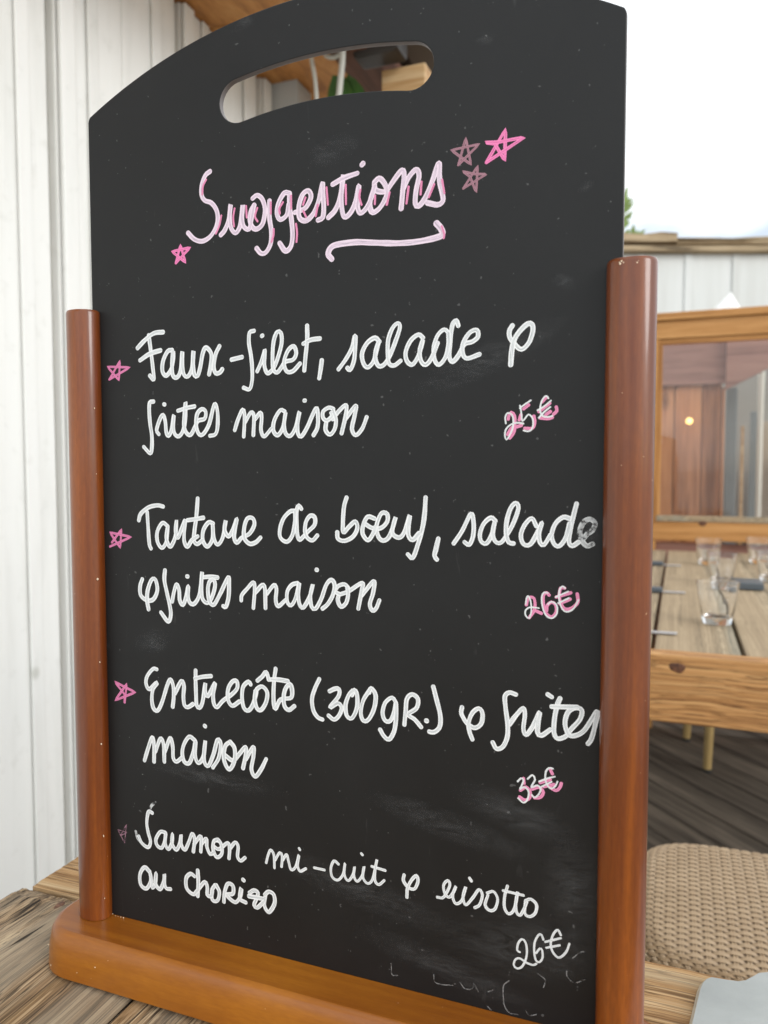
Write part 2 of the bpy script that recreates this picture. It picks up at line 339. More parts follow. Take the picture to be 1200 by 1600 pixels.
bm = bmesh.new(); tube(bm, [(0, 0, 0), (0, -.006, 0)], .009, 12); done('bolt', bm, M['metal'], tb, (.035, -.09, 0))
M['bracket'] = plain('grey_painted_bracket', (.5, .53, .54), .45)
jb = empty('wall_bracket', (-.87, 1.62, 1.33), 'grey metal bracket fixed where the white wall meets the chipboard eave', 'bracket')
mbox('plate', (-.928, 1.60, 1.30), (-.84, 1.606, 1.40), M['bracket'], jb, .001, loc=(.87, -1.62, -1.33))
mbox('plate', (-.846, 1.607, 1.30), (-.84, 1.69, 1.398), M['bracket'], jb, .001, loc=(.87, -1.62, -1.33))
def hose(pts, r, lab):
    bm = bmesh.new(); tube(bm, catmull([Vector(p) for p in pts], .01), r, 10); tag(done('hose', bm, M['hose'], None, smooth=True), lab, 'hose', 'hoses under the eave')
hose([(-.728, 1.45, 1.44), (-.722, 1.45, 1.37), (-.712, 1.455, 1.30), (-.708, 1.46, 1.20)], .0055, 'thin pale hose hanging straight down, leftmost behind the hand slot')
hose([(-.665, 1.45, 1.46), (-.640, 1.45, 1.42), (-.632, 1.45, 1.36), (-.640, 1.45, 1.28), (-.65, 1.45, 1.2)], .008, 'thicker beige hose bending down behind the middle of the hand slot')
hose([(-.715, 1.49, 1.43)] + [(-.675+.035*math.cos(a), 1.49, 1.415+.04*math.sin(a)) for a in [math.pi-.3+i*.45 for i in range(8)]] + [(-.62, 1.49, 1.47)], .006, 'pale hose looped in a ring under the eave')
# hanging green leaf
bm = bmesh.new()
for (ox, oz, L, wd, an) in ((-.700, 1.37, .17, .042, -1.45), (-.675, 1.36, .15, .035, -1.2), (-.69, 1.30, .14, .035, -1.7)):
    d = Vector((math.cos(an), .15, math.sin(an))); nn = Vector((-d.z, 0, d.x)); last = None
    for k in range(7):
        tt = k/6; ww = wd*math.sin(math.pi*(tt*.93+.05))**.7; c0 = Vector((ox, 1.56, oz))+d*L*tt; cur = [bm.verts.new(c0+nn*ww), bm.verts.new(c0+Vector((0, .01, 0))), bm.verts.new(c0-nn*ww)]
        if last: bm.faces.new((last[0], last[1], cur[1], cur[0])); bm.faces.new((last[1], last[2], cur[2], cur[1]))
        last = cur
g = done('hanging_leaves', bm, M['green'], None, smooth=True); tag(g, 'dark green leaves hanging between the hoses behind the hand slot', 'plant')

# ---------------------------------------------------------------- cabin in the background
RY = YAW
cb = empty('white_cabin', (.3, 6.06, FLOOR), 'pale grey boarded cabin with weathered timber along its roof edge, in the background', 'building', rz=RY)
def cchild(name, a, b, m, bev=.003): return mbox(name, a, b, m, cb, bev)
for k in range(-8, 12):
    x0 = -.113 + .365*k
    cchild('plank', (x0-.306, 0, -.0), (x0+.052, .02, 2.722), M['cabin'])
    cchild('batten', (x0, -.012, 0), (x0+.058, -.001, 2.722), M['cabin'], .006)
cchild('wall_backing', (-3.35, .024, 0), (3.95, 2.6, 2.70), M['cabin'])
def rimboard(x0, x1, z0, z1, y, wob, seed):
    bm = bmesh.new(); n = 26; loops = []
    for i in range(n+1):
        x = x0+(x1-x0)*i/n; a = noise.noise(Vector((x*2.3, seed, 0)))*wob; b = noise.noise(Vector((x*3.1, seed+9, 0)))*wob
        loops.append([(x, y, z0+a*.5), (x, y-.12, z0+a*.5+.008), (x, y-.13, z1+b-.01), (x, y-.05, z1+b+.006), (x, y+.16, z1+b)])
    loft(bm, loops); return done('roof_board', bm, M['rim'], cb)
rimboard(-3.3, 3.9, 2.722, 2.775, .05, .022, 2)
rimboard(-.20, 3.95, 2.777, 2.812, .06, .014, 5)
rimboard(-.60, 3.6, 2.806, 2.834, .05, .018, 8)
rimboard(-3.4, -.205, 2.785, 2.872, .03, .06, 11)
cchild('roof_sheet', (-3.4, .22, 2.70), (4.0, 2.7, 2.76), M['rim'])

# bamboo behind the cabin roof
def plant(loc, lab, sprigs):
    e = empty('leafy_plant', loc, lab, 'plant', 'bamboo shoots behind the roof')
    bm = bmesh.new(); tube(bm, [(0, 0, -.9), (.02, 0, -.3), (.0, 0, -.05), (.0, 0, .03)], [.008, .006, .004, .002], 5); done('stem', bm, M['leaf'], e)
    bm = bmesh.new()
    for (z, an, L) in sprigs:
        o0 = Vector((0, 0, z)); d = Vector((math.cos(an), random.uniform(-.3, .3), math.sin(an))).normalized(); side = d.cross(Vector((0, 1, 0))).normalized()
        last = None
        for k in range(6):
            tt = k/5; ww = .018*math.sin(math.pi*(tt*.95+.04)); c0 = o0+d*L*tt+Vector((0, 0, -.12*L*tt*tt)); cur = [bm.verts.new(c0+side*ww), bm.verts.new(c0-side*ww+Vector((0, .004, 0)))]
            if last: bm.faces.new((last[0], last[1], cur[1], cur[0]))
            last = cur
    o = done('foliage', bm, M['leaf'], e); o['kind'] = 'stuff'; return e
random.seed(3)
plant((-0.2859, 6.3500, 2.2061), 'slim green leafy shoot behind the cabin roof beside the menu board', [(.02+.019*i, random.choice((.3, .6, .9, 1.2, 2.2))+random.uniform(-.3, .3), random.uniform(.07, .17)) for i in range(15)])
plant((-0.2153, 6.4500, 2.1841), 'short yellow-green leafy shoot just above the cabin roof edge', [(.005*i, random.uniform(.6, 2.0), random.uniform(.10, .20)) for i in range(6)])

# brown timber lean-to seen through the glass
ls = empty('timber_shed', (.2, 3.6, FLOOR), 'red-brown upright timber boards with a slanting eave, seen through the glass screen', 'shed')
def lch(name, a, b, m, bev=.002): return mbox(name, a, b, m, ls, bev, loc=(-.2, -3.6, -FLOOR))
xs = [-.75, -.62, -.50, -.37, -.24, -.12, .0, .075, .163, .285, .372]
for i in range(len(xs)-1): lch('plank', (xs[i]+.002, 3.60+(.006 if i % 2 else 0), FLOOR), (xs[i+1]-.002, 3.63, 1.02), M['brown_v'])
lch('wall_backing', (-.75, 3.632, FLOOR), (.372, 3.66, 1.02), M['brown_v'])
lch('corner_post', (.373, 3.565, FLOOR), (.384, 3.65, .68), M['brown_v'])
bm = bmesh.new()
A = [(.30, 3.57, .605-.0), (.385, 3.57, .668), (1.25, 3.57, 1.11), (1.25, 3.57, 1.5), (.9, 3.57, 1.03), (-.75, 3.57, 1.03), (-.75, 3.57, .90), (.30, 3.57, .90)]
A = [(.385, .668), (1.35, 1.16), (1.35, 1.30), (.9, 1.028), (.385, 1.028)]
loft(bm, [[(x, 3.55, z) for x, z in A], [(x, 3.59, z) for x, z in A]])
for v in bm.verts: v.co -= Vector((.2, 3.6, FLOOR))
done('eave_board', bm, M['brown_x'], ls)
lch('lintel', (-.75, 3.575, .70), (.384, 3.598, 1.022), M['brown_x'])
# things beside the shed
def upright(name, x0, x1, y, z0, z1, m, lab, cat): tag(mbox(name, (x0, y, z0), (x1, y+.03, z1), m, None, .004), lab, cat)
upright('grey_post', .402, .452, 3.80, FLOOR, .70, M['greypost'], 'blue-grey post right beside the brown boards behind the glass', 'post')
upright('narrow_post', .485, .50, 4.0, FLOOR, .52, M['pale'], 'thin warm-toned post between the blue-grey post and the pale pole', 'post')
upright('dark_post', .535, .575, 4.1, FLOOR, .60, M['greypost'], 'dark narrow post behind the glass screen', 'post')
bm = bmesh.new(); tube(bm, [(.575, 4.02, FLOOR), (.575, 4.02, .52), (.575, 4.02, .86)], [.014, .014, .018], 12); tag(done('ivory_pole', bm, M['ivory'], None, smooth=True), 'bright ivory pole standing behind the glass screen', 'pole')
tag(mbox('grey_wall', (.386, 4.5, FLOOR), (2.6, 4.56, 1.14), M['greywall'], None, .003), 'dull grey-beige wall behind the posts seen through the glass', 'wall')
upright('beige_panel', .595, .69, 4.15, FLOOR, .55, M['beige'], 'beige upright panel right of the ivory pole', 'panel')
sh = empty('bottle_rack', (.78, 4.1, FLOOR), 'dark rack with pale bottles at the right edge behind the glass', 'shelf')
mbox('side_panel', (-.10, 0, 0), (-.085, .25, 1.15), M['dark'], sh); mbox('side_panel', (.30, 0, 0), (.315, .25, 1.15), M['dark'], sh); mbox('back_panel', (-.085, .235, 0), (.30, .25, 1.15), M['dark'], sh)
for z in (.30, .60, .80, .98): mbox('shelf', (-.084, .002, z), (.299, .234, z+.015), M['dark'], sh)
for z in (.815, .995):
    for k in range(2):
        bm = bmesh.new(); tube(bm, [(0, 0, 0), (0, 0, .07), (0, 0, .09), (0, 0, .13)], [.024, .024, .009, .009], 12)
        tag(done('bottle', bm, M['ivory'] if k % 2 else M['glass'], None, (.725+.08*k, 4.17, FLOOR+z), True), ['clear', 'pale'][k % 2]+' bottle on the '+('middle' if z < .9 else 'upper')+' shelf of the dark rack', 'bottle', 'bottles in the rack')
bl = empty('wall_lamp', (0.2294, 3.5500, 0.5251), 'small glowing warm lamp on the brown boards behind the glass', 'lamp')
bm = bmesh.new(); bmesh.ops.create_uvsphere(bm, u_segments=16, v_segments=10, radius=.0145); done('bulb', bm, M['bulb'], bl, smooth=True)
bm = bmesh.new(); tube(bm, [(0, .012, 0), (0, .034, 0)], .009, 10); done('lamp_holder', bm, M['dark'], bl)
# white cone shaped after a bright glare above the screen
bm = bmesh.new(); ap = bm.verts.new((0, 0, .17)); ring = [bm.verts.new((.13*math.cos(a)*(1.25 if math.cos(a) < 0 else .75), .09*math.sin(a), 0)) for a in [i*math.pi/4 for i in range(8)]]
for i in range(8): bm.faces.new((ring[i], ring[(i+1) % 8], ap))
bm.faces.new(ring[::-1])
c0 = Vector((0.4510, 4.6000, 1.2098)); tag(done('glare_cone', bm, M['canvas'], None, c0-Vector((0, 0, .045))), 'bright white pointed parasol built as a cone behind the glass screen', 'glare')
bm = bmesh.new(); tube(bm, [(c0.x, c0.y, FLOOR), (c0.x, c0.y, c0.z)], .015, 10); pp = done('pole', bm, M['ivory'], None); par = bpy.data.objects['glare_cone']; pp.parent = par; pp.location = -par.location  # pole below the glare cone

# ---------------------------------------------------------------- glass screen
gs = empty('glass_screen', (.1, 2.93, FLOOR), 'pine framed glass windbreak screen at the far end of the long table', 'screen')
def gch(name, a, b, m, bev=.002, par=None): return mbox(name, a, b, m, gs, bev, loc=(-.1, -2.93, -FLOOR))
gch('top_rail', (-.90, 2.93, .822), (1.45, 2.975, .893), M['frame'], .003)
gch('cap_rail', (-.92, 2.915, .8945), (1.47, 2.99, .924), M['frame'], .004)
gch('bottom_rail', (-.90, 2.93, .008), (1.45, 2.975, .082), M['frame'], .003)
for x in (-.90, .054, 1.40):
    gch('stile', (x, 2.9315, .0835), (x+.05, 2.974, .8205), M['frame_v'], .002)
    gch('post', (x, 2.932, FLOOR), (x+.05, 2.973, .0065), M['frame_v'], .002)
for (a, b) in ((-.85, .054), (.104, 1.40)):
    gch('bead', (a, 2.938, .800), (b, 2.952, .8205), M['frame'], .002)
    gch('bead', (a, 2.934, .0835), (b, 2.955, .108), M['far_top'], .004)
    gch('bead', (a, 2.938, .1085), (a+.014, 2.952, .7995), M['frame_v'], .002)
    gch('bead', (b-.014, 2.938, .1085), (b, 2.952, .7995), M['frame_v'], .002)
    gch('glass_pane', (a+.002, 2.956, .086), (b-.002, 2.961, .819), M['pane'], 0)
zs = [FLOOR+.03+i*.15 for i in range(5)]
for z in zs: gch('lower_board', (-.85, 2.957, z), (1.40, 2.972, z+.146), M['brown_x'])

# ---------------------------------------------------------------- tables
nt_ = empty('near_table', (0, -.1, FLOOR), 'weathered plank table carrying the menu board', 'table')
def relief_plank(name, a, b, m, parent, loc, axis='y', amp=.0007, nx=40, ny=70, seed=0):
    c = [(a[i]+b[i])/2 for i in range(3)]; bm = bmesh.new(); X0, X1, Y0, Y1 = a[0]-c[0], b[0]-c[0], a[1]-c[1], b[1]-c[1]; zt = b[2]-c[2]; zb = a[2]-c[2]
    G = []
    for j in range(ny+1):
        row = []
        for i in range(nx+1):
            x = X0+(X1-X0)*i/nx; y = Y0+(Y1-Y0)*j/ny
            u, v_ = (x, y) if axis == 'y' else (y, x)
            h = noise.noise(Vector((u*220+2*noise.noise(Vector((u*6, v_*3, seed))), v_*4, seed)))*amp + noise.noise(Vector((u*30, v_*2.2, seed+4)))*amp
            edge = min(x-X0, X1-x, y-Y0, Y1-y); r = .004
            if edge < r: h -= r*(1-math.sqrt(max(0, 1-(1-edge/r)**2)))*.8
            row.append(bm.verts.new((x, y, zt+h)))
        G.append(row)
    for j in range(ny):
        for i in range(nx): bm.faces.new((G[j][i], G[j][i+1], G[j+1][i+1], G[j+1][i]))
    rim = G[0][:] + [G[j][nx] for j in range(1, ny+1)] + G[ny][:nx][::-1] + [G[j][0] for j in range(ny-1, 0, -1)]
    low = [bm.verts.new((v.co.x, v.co.y, zb)) for v in rim]; n = len(rim)
    for i in range(n): bm.faces.new((rim[i], low[i], low[(i+1) % n], rim[(i+1) % n]))
    bm.faces.new(low)
    return done(name, bm, m, parent, tuple(c[i]+loc[i] for i in range(3)), True)
L = (0, .1, -FLOOR)
TT = -.030
for i, (x0, x1) in enumerate(((-.288, -.1225), (-.1195, .047), (.050, .215), (.218, .385), (.388, .555))):
    relief_plank('plank', (x0, -.62, TT-.038), (x1, .0485, TT-(.0012 if i else 0)), M['wthr'], nt_, L, 'y', .0011, 110, 50, i*7)
relief_plank('cross_plank', (-.279, .0502, TT-.038), (.555, .1245, TT+.0018), M['wthr_x'], nt_, L, 'x', .0007, 220, 26, 40)
for x in (-.26, .50):
    mbox('leg', (x, .03, FLOOR), (x+.06, .09, TT-.0385), M['wthr'], nt_, .003, loc=L); mbox('leg', (x, -.58, FLOOR), (x+.06, -.52, TT-.0385), M['wthr'], nt_, .003, loc=L)
    mbox('apron', (x+.015, -.519, TT-.12), (x+.045, .029, TT-.039), M['wthr'], nt_, .002, loc=L)

ft = empty('long_table', (.4, 1.9, FLOOR), 'long weathered plank table set with glasses, with a thick honey pine front edge', 'table')
L = (-.4, -1.9, -FLOOR)
xs = [-.33, -.165, -.005, .1505, .304, .462, .62, .78]
for i in range(len(xs)-1): mbox('plank', (xs[i]+.004, 1.062, TT-.04), (xs[i+1]-.004, 2.90, TT-random.uniform(0, .002)), M['far_top'], ft, .003, loc=L)
mbox('front_edge', (-.33, 1.018, TT-.118), (.78, 1.060, TT+.003), M['fascia'], ft, .004, loc=L)
for x0, x1 in ((-.33, -.29), (.74, .78)): mbox('side_rail', (x0, 1.0615, TT-.118), (x1, 2.90, TT-.042), M['fascia'], ft, .003, loc=L)
for x in (-.28, .68):
    for y in (1.09, 2.80): mbox('leg', (x, y, FLOOR), (x+.07, y+.07, TT-.0415), M['fascia'], ft, .003, loc=L)

def knot(p, sx, sy, sz, parent, L):
    bm = bmesh.new(); bmesh.ops.create_uvsphere(bm, u_segments=14, v_segments=8, radius=1, matrix=Matrix.Diagonal((sx, sy, sz, 1)))
    for v in bm.verts: v.co *= 1+.35*noise.noise(v.co*90+Vector(p))
    done('knot', bm, M['knot'], parent, (p[0]+L[0], p[1]+L[1], p[2]+L[2]), True)
M['knot'] = wood('dark_knot', ((.03, .014, .01), (.10, .045, .028), (.22, .10, .055)), 'x', 260, .6, .5, .001)
knot((0.1950, 1.0180, -0.0493), .015, .0012, .008, ft, L); knot((0.2818, 2.9300, 0.0790), .016, .0015, .011, gs, (-.1, -2.93, -FLOOR)); knot((-0.2395, 0.0353, -0.0310), .0035, .0075, .0012, nt_, (0, .1, -FLOOR))
# things on the long table
def glass(loc, r, h, lab):
    bm = bmesh.new(); prof = [(r*.66, 0), (r*.70, .004), (r*.80, h*.35), (r*.93, h*.75), (r, h), (r-.0022, h), (r*.90, h*.75), (r*.76, h*.35), (r*.64, .014), (0.0001, .011)]
    loops = [[(rr*math.cos(a)*(1+.012*math.cos(9*a)*(z < h*.8)), rr*math.sin(a)*(1+.012*math.cos(9*a)*(z < h*.8)), z) for a in [k*2*math.pi/36 for k in range(36)]] for rr, z in prof]
    loft(bm, loops); tag(done('tumbler', bm, M['glass'], None, loc, True), lab, 'glass', 'tumblers on the long table')
TZ = TT+.001
def onT(p): return (p[0], p[1], TZ)
glass(onT((0.2713, 1.3620, -0.0300)), .043, .088, 'clear tumbler standing nearest on the long table')
glass(onT((0.3087, 1.9823, -0.0300)), .041, .088, 'clear tumbler just behind the nearest one')
glass(onT((0.2879, 2.4486, -0.0300)), .043, .088, 'clear tumbler at the far left of the long table')
glass(onT((0.4554, 2.5504, -0.0300)), .044, .088, 'clear tumbler at the far right, near the picture edge')
glass(onT((0.4457, 2.0880, -0.0300)), .042, .088, 'clear tumbler partly cut off by the right picture edge')
def slab(name, x, y, w_, d_, m, lab, cat, grp=None, h=.008): tag(mbox(name, (x-w_/2, y-d_/2, TZ), (x+w_/2, y+d_/2, TZ+h), m, None, .002), lab, cat, grp)
slab('serving_slate', .372, 1.93, .075, .10, M['slate_dark'], 'small dark slate dish beside the tumblers', 'slate', 'slates on the long table', .018)
def knife(x, y, lab, rz=.05):
    e = empty('knife', (x, y, TZ), lab, 'cutlery', 'knives on the long table', rz=rz)
    mbox('blade', (0, -.008, .001), (.055, .008, .003), M['steel'], e); mbox('handle', (-.09, -.011, .0), (-.001, .011, .014), M['slate_dark'], e, .004)
knife(*(0.1470, 2.3578, -0.0300)[:2], 'steel knife with a dark handle lying farthest away on the long table')
knife(*(0.1565, 1.7537, -0.0300)[:2], 'steel knife with a dark handle lying midway along the long table')
knife(*(0.1379, 1.2087, -0.0300)[:2], 'steel knife lying near the front edge of the long table, mostly behind the right post')

# ---------------------------------------------------------------- wicker stools
def make_stool(label, loc, rz=0, detail=True):
    root = empty('wicker_stool', loc, label, 'stool', 'wicker stools', rz=rz)
    hx, hy, H, T = .235, .19, .46, .055
    def surf(a, b, off=0):
        rho = max(1e-6, (abs(a)**5+abs(b)**5)**.2); da, db = (a/rho, b/rho)
        if rho < .86: rr, dz, nz = rho, 0., 1.
        else:
            s_ = min(1., (rho-.86)/.44); an = s_*math.pi*.62; rr = .86+.14*math.sin(an)
            dz = T*.5*(1-math.cos(an)); nz = math.cos(an)
        rad = math.sqrt(max(0, 1-nz*nz))
        ux, uy = da*rr, db*rr; nrm = Vector((da*rad, db*rad, nz)).normalized()
        dome = .006*(1-min(1, rho)**2)
        return Vector((hx*ux, hy*uy, H-dz+dome)) + nrm*off
    bm = bmesh.new(); N = 36; G = [[bm.verts.new(surf(-1.3+2.6*i/N, -1.3+2.6*j/N, -.004)) for i in range(N+1)] for j in range(N+1)]
    for j in range(N):
        for i in range(N): bm.faces.new((G[j][i], G[j][i+1], G[j+1][i+1], G[j+1][i]))
    bm.faces.new([bm.verts.new((x*hx*.9, y*hy*.9, H-T)) for x, y in ((-1, -1), (1, -1), (1, 1), (-1, 1))])
    done('seat', bm, M['wicker_dark'], root, smooth=True)
    def strands(along, nrow, ncol, name, wdt, amp, double):
        bm = bmesh.new(); per = 8; tot = ncol*per
        for r in range(nrow):
            base = -1.26+2.52*(r+.5)/nrow
            for d in double:
                prev = None
                for k in range(tot+1):
                    s_ = -1.28+2.56*k/tot; ph = math.pi*(k/per) + (math.pi if r % 2 else 0)
                    off = amp*max(-1, min(1, 1.5*math.sin(ph)))
                    cur = []
                    for e, hgt in ((-1, -.0012), (-.5, .0), (0, .0007), (.5, .0), (1, -.0012)):
                        q = base+d+e*wdt
                        P = surf(s_, q, off+hgt) if along == 'x' else surf(q, s_, off+hgt)
                        cur.append(bm.verts.new(P))
                    if prev:
                        for z in range(4): bm.faces.new((prev[z], prev[z+1], cur[z+1], cur[z]))
                    prev = cur
        o = done(name, bm, M['wicker'], root, smooth=True); o['kind'] = 'stuff'
    if detail:
        nr, nc = 70, 38
        strands('x', nr, nc, 'weave', .0066, .0017, (-.0082, .0082))
        # uprights of the weave run between, over where the rows go under
        bm = bmesh.new(); per = 6; tot = nr*per
        for c in range(nc):
            base = -1.28+2.56*(c+.5)/nc
            for d in (-.0072, .0072):
                prev = None
                for k in range(tot+1):
                    s_ = -1.26+2.52*k/tot; ph = math.pi*(k/per); off = -.0016*math.cos(math.pi*(c % 2))*math.sin(ph)
                    cur = [bm.verts.new(surf(base+d+e*.0062, s_, off*1.0+hh)) for e, hh in ((-1, -.001), (0, .0005), (1, -.001))]
                    if prev:
                        for z in range(2): bm.faces.new((prev[z], prev[z+1], cur[z+1], cur[z]))
                    prev = cur
        o = done('weave_upright', bm, M['wicker'], root, smooth=True); o['kind'] = 'stuff'
    for sx in (-1, 1):
        for sy in (-1, 1):
            bm = bmesh.new(); tube(bm, [(sx*hx*.80, sy*hy*.76, H-T-.001), (sx*hx*.86, sy*hy*.84, .008)], [.019, .014], 14); done('leg', bm, M['bamboo'], root, smooth=True)
            bm = bmesh.new(); tube(bm, [(sx*hx*.86, sy*hy*.84, .010), (sx*hx*.86, sy*hy*.84, 0)], [.0155, .0155], 14); done('foot', bm, M['black'], root, smooth=True)
    return root
make_stool('beige woven wicker stool tucked behind the near table, right of the menu board', (.372, .765, FLOOR))
s2 = make_stool('wicker stool under the long table with only its gold-brown legs in view', (.468, 2.72, FLOOR), rz=R(12))

# ---------------------------------------------------------------- slate mat at the lower right
def slate_mat():
    P = [(.196, .02), (0.2033, 0.0648, -0.0250)[:2], (0.2080, 0.0960, -0.0250)[:2], (0.2100, 0.1037, -0.0250)[:2], (0.2124, 0.1084, -0.0250)[:2], (0.2151, 0.1111, -0.0250)[:2], (0.2233, 0.1120, -0.0250)[:2], (0.2307, 0.1132, -0.0250)[:2], (0.2353, 0.1159, -0.0250)[:2], (0.2401, 0.1217, -0.0250)[:2], (0.2442, 0.1269, -0.0250)[:2], (0.2504, 0.1303, -0.0250)[:2], (.33, .135), (.42, .13), (.425, .06), (.42, -.06), (.30, -.075), (.19, -.07)]
    bm = bmesh.new(); n = len(P); z0 = -.0275
    cx = sum(p[0] for p in P)/n; cy = sum(p[1] for p in P)/n
    def ins(p, d): v_ = Vector((cx-p[0], cy-p[1])).normalized()*d; return (p[0]+v_.x, p[1]+v_.y)
    bot = [bm.verts.new((*ins(p, .0), z0)) for p in P]; mid = [bm.verts.new((*ins(p, -.0004), z0+.0025)) for p in P]; top = [bm.verts.new((*ins(p, .0016), z0+.005)) for p in P]
    for a, b in ((bot, mid), (mid, top)):
        for i in range(n):
            f = bm.faces.new((a[i], a[(i+1) % n], b[(i+1) % n], b[i])); f.material_index = 1
    bm.faces.new(top); bm.faces.new(bot[::-1])
    o = done('slate_mat', bm, M['slate'], None); o.data.materials.append(M['slate_edge'])
    tag(o, 'pale grey slate place mat with a chipped edge, hanging over the near table edge', 'place mat')
slate_mat()

# ---------------------------------------------------------------- menu board
mb = empty('menu_board', (0, 0, TT), 'black chalkboard menu with hand slot in a varnished wooden stand, handwritten French dishes', 'menu board')
def toB(o): o.location.z -= TT; return o
# base
bm = bmesh.new()
def rrect(hx, hy, r, z, n=12):
    out = []
    for cx, cy, a0 in ((hx-r, hy-r, 0), (-hx+r, hy-r, 90), (-hx+r, -hy+r, 180), (hx-r, -hy+r, 270)):
        for k in range(n+1): a = R(a0+90*k/n); out.append((cx+r*math.cos(a), cy+r*math.sin(a), z))
    return out
loops = [rrect(.1955, .0305, .0270, TT+.0015), rrect(.1975, .0325, .0285, TT+.0035), rrect(.1972, .0318, .0280, -.014), rrect(.1962, .0300, .0272, -.0050), rrect(.1948, .0284, .026, -.0020), rrect(.1930, .0266, .0245, -.0005), rrect(.1915, .0250, .023, 0)]
loft(bm, loops); base = toB(done('base', bm, M['base'], mb, smooth=True))
base.data.polygons[-1].use_smooth = False
# posts
for sx in (-1, 1):
    bm = bmesh.new(); n = 40; X = sx*.168; ax = .0114 if sx < 0 else .0119
    def sect(z, k): return [(X+ax*k*math.cos(a), -.0035+(.0085 if math.sin(a) < 0 else .0095)*k*math.sin(a), z) for a in [i*2*math.pi/n for i in range(n)]]
    loft(bm, [sect(.0004, 1), sect(.1, 1), sect(.2, 1), sect(.3, 1), sect(.3965, 1), sect(.3978, .975), sect(.3985, .93)])
    p = toB(done('post', bm, M['post'], mb, smooth=True))
    for po in p.data.polygons:
        if abs(po.normal.z) > .7: po.use_smooth = False
# panel with arched top and hand slot
cu = bpy.data.curves.new('panel', 'CURVE'); cu.dimensions = '2D'; cu.fill_mode = 'BOTH'; cu.extrude = .0014; cu.bevel_depth = .0006; cu.bevel_resolution = 1
W2, ZS, ZC, RR = .1630, .5193, .2288, .333
def poly(pts):
    sp = cu.splines.new('POLY'); sp.points.add(len(pts)-1); sp.use_cyclic_u = True
    for i, (x, z) in enumerate(pts): sp.points[i].co = (x, z, 0, 1)
a0 = math.asin(W2/RR)
out = [(-W2, .0005), (W2, .0005), (W2, ZS-.0022), (W2-.0004, ZS-.0008)]
out += [(RR*math.sin(a0*.992-1.984*a0*k/90), ZC+RR*math.cos(a0*.992-1.984*a0*k/90)) for k in range(91)]
out += [(-W2+.0004, ZS-.0008), (-W2, ZS-.0022)]
poly(out)
RM, hh, aa = .2887, .0130, math.asin(.0535/.2887); hole = []
for k in range(41): a = -aa+2*aa*k/40; hole.append(((RM+hh)*math.sin(a), ZC+(RM+hh)*math.cos(a)))
for k in range(1, 16):
    a = math.pi*k/16; r_ = Vector((math.sin(aa), math.cos(aa))); t_ = Vector((math.cos(aa), -math.sin(aa))); c0 = r_*RM
    q = c0+r_*hh*math.cos(a)+t_*hh*math.sin(a); hole.append((q.x, ZC+q.y))
for k in range(41): a = aa-2*aa*k/40; hole.append(((RM-hh)*math.sin(a), ZC+(RM-hh)*math.cos(a)))
for k in range(1, 16):
    a = math.pi*k/16; r_ = Vector((-math.sin(aa), math.cos(aa))); t_ = Vector((-math.cos(aa), -math.sin(aa))); c0 = r_*RM
    q = c0-r_*hh*math.cos(a)+t_*hh*math.sin(a); hole.append((q.x, ZC+q.y))
poly(hole)
tmp = bpy.data.objects.new('tmp', cu); C.objects.link(tmp); dg = bpy.context.evaluated_depsgraph_get()
me = bpy.data.meshes.new_from_object(tmp.evaluated_get(dg)); bpy.data.objects.remove(tmp)
me.name = 'panel'; me.transform(Matrix.Rotation(R(90), 4, 'X')); me.materials.clear(); me.materials.append(M['board']); me.materials.append(M['board_edge'])
for p in me.polygons: p.material_index = 0 if abs(p.normal.y) > .8 else 1
pan = link('panel', me, None, mb); pan.location = (0, .0020, -TT)
pan['label'] = 'matt black chalkboard panel with arched top and hand slot'
def on_panel(o): o.parent = pan; o.location = Vector((0, -.0020, 0)); return o

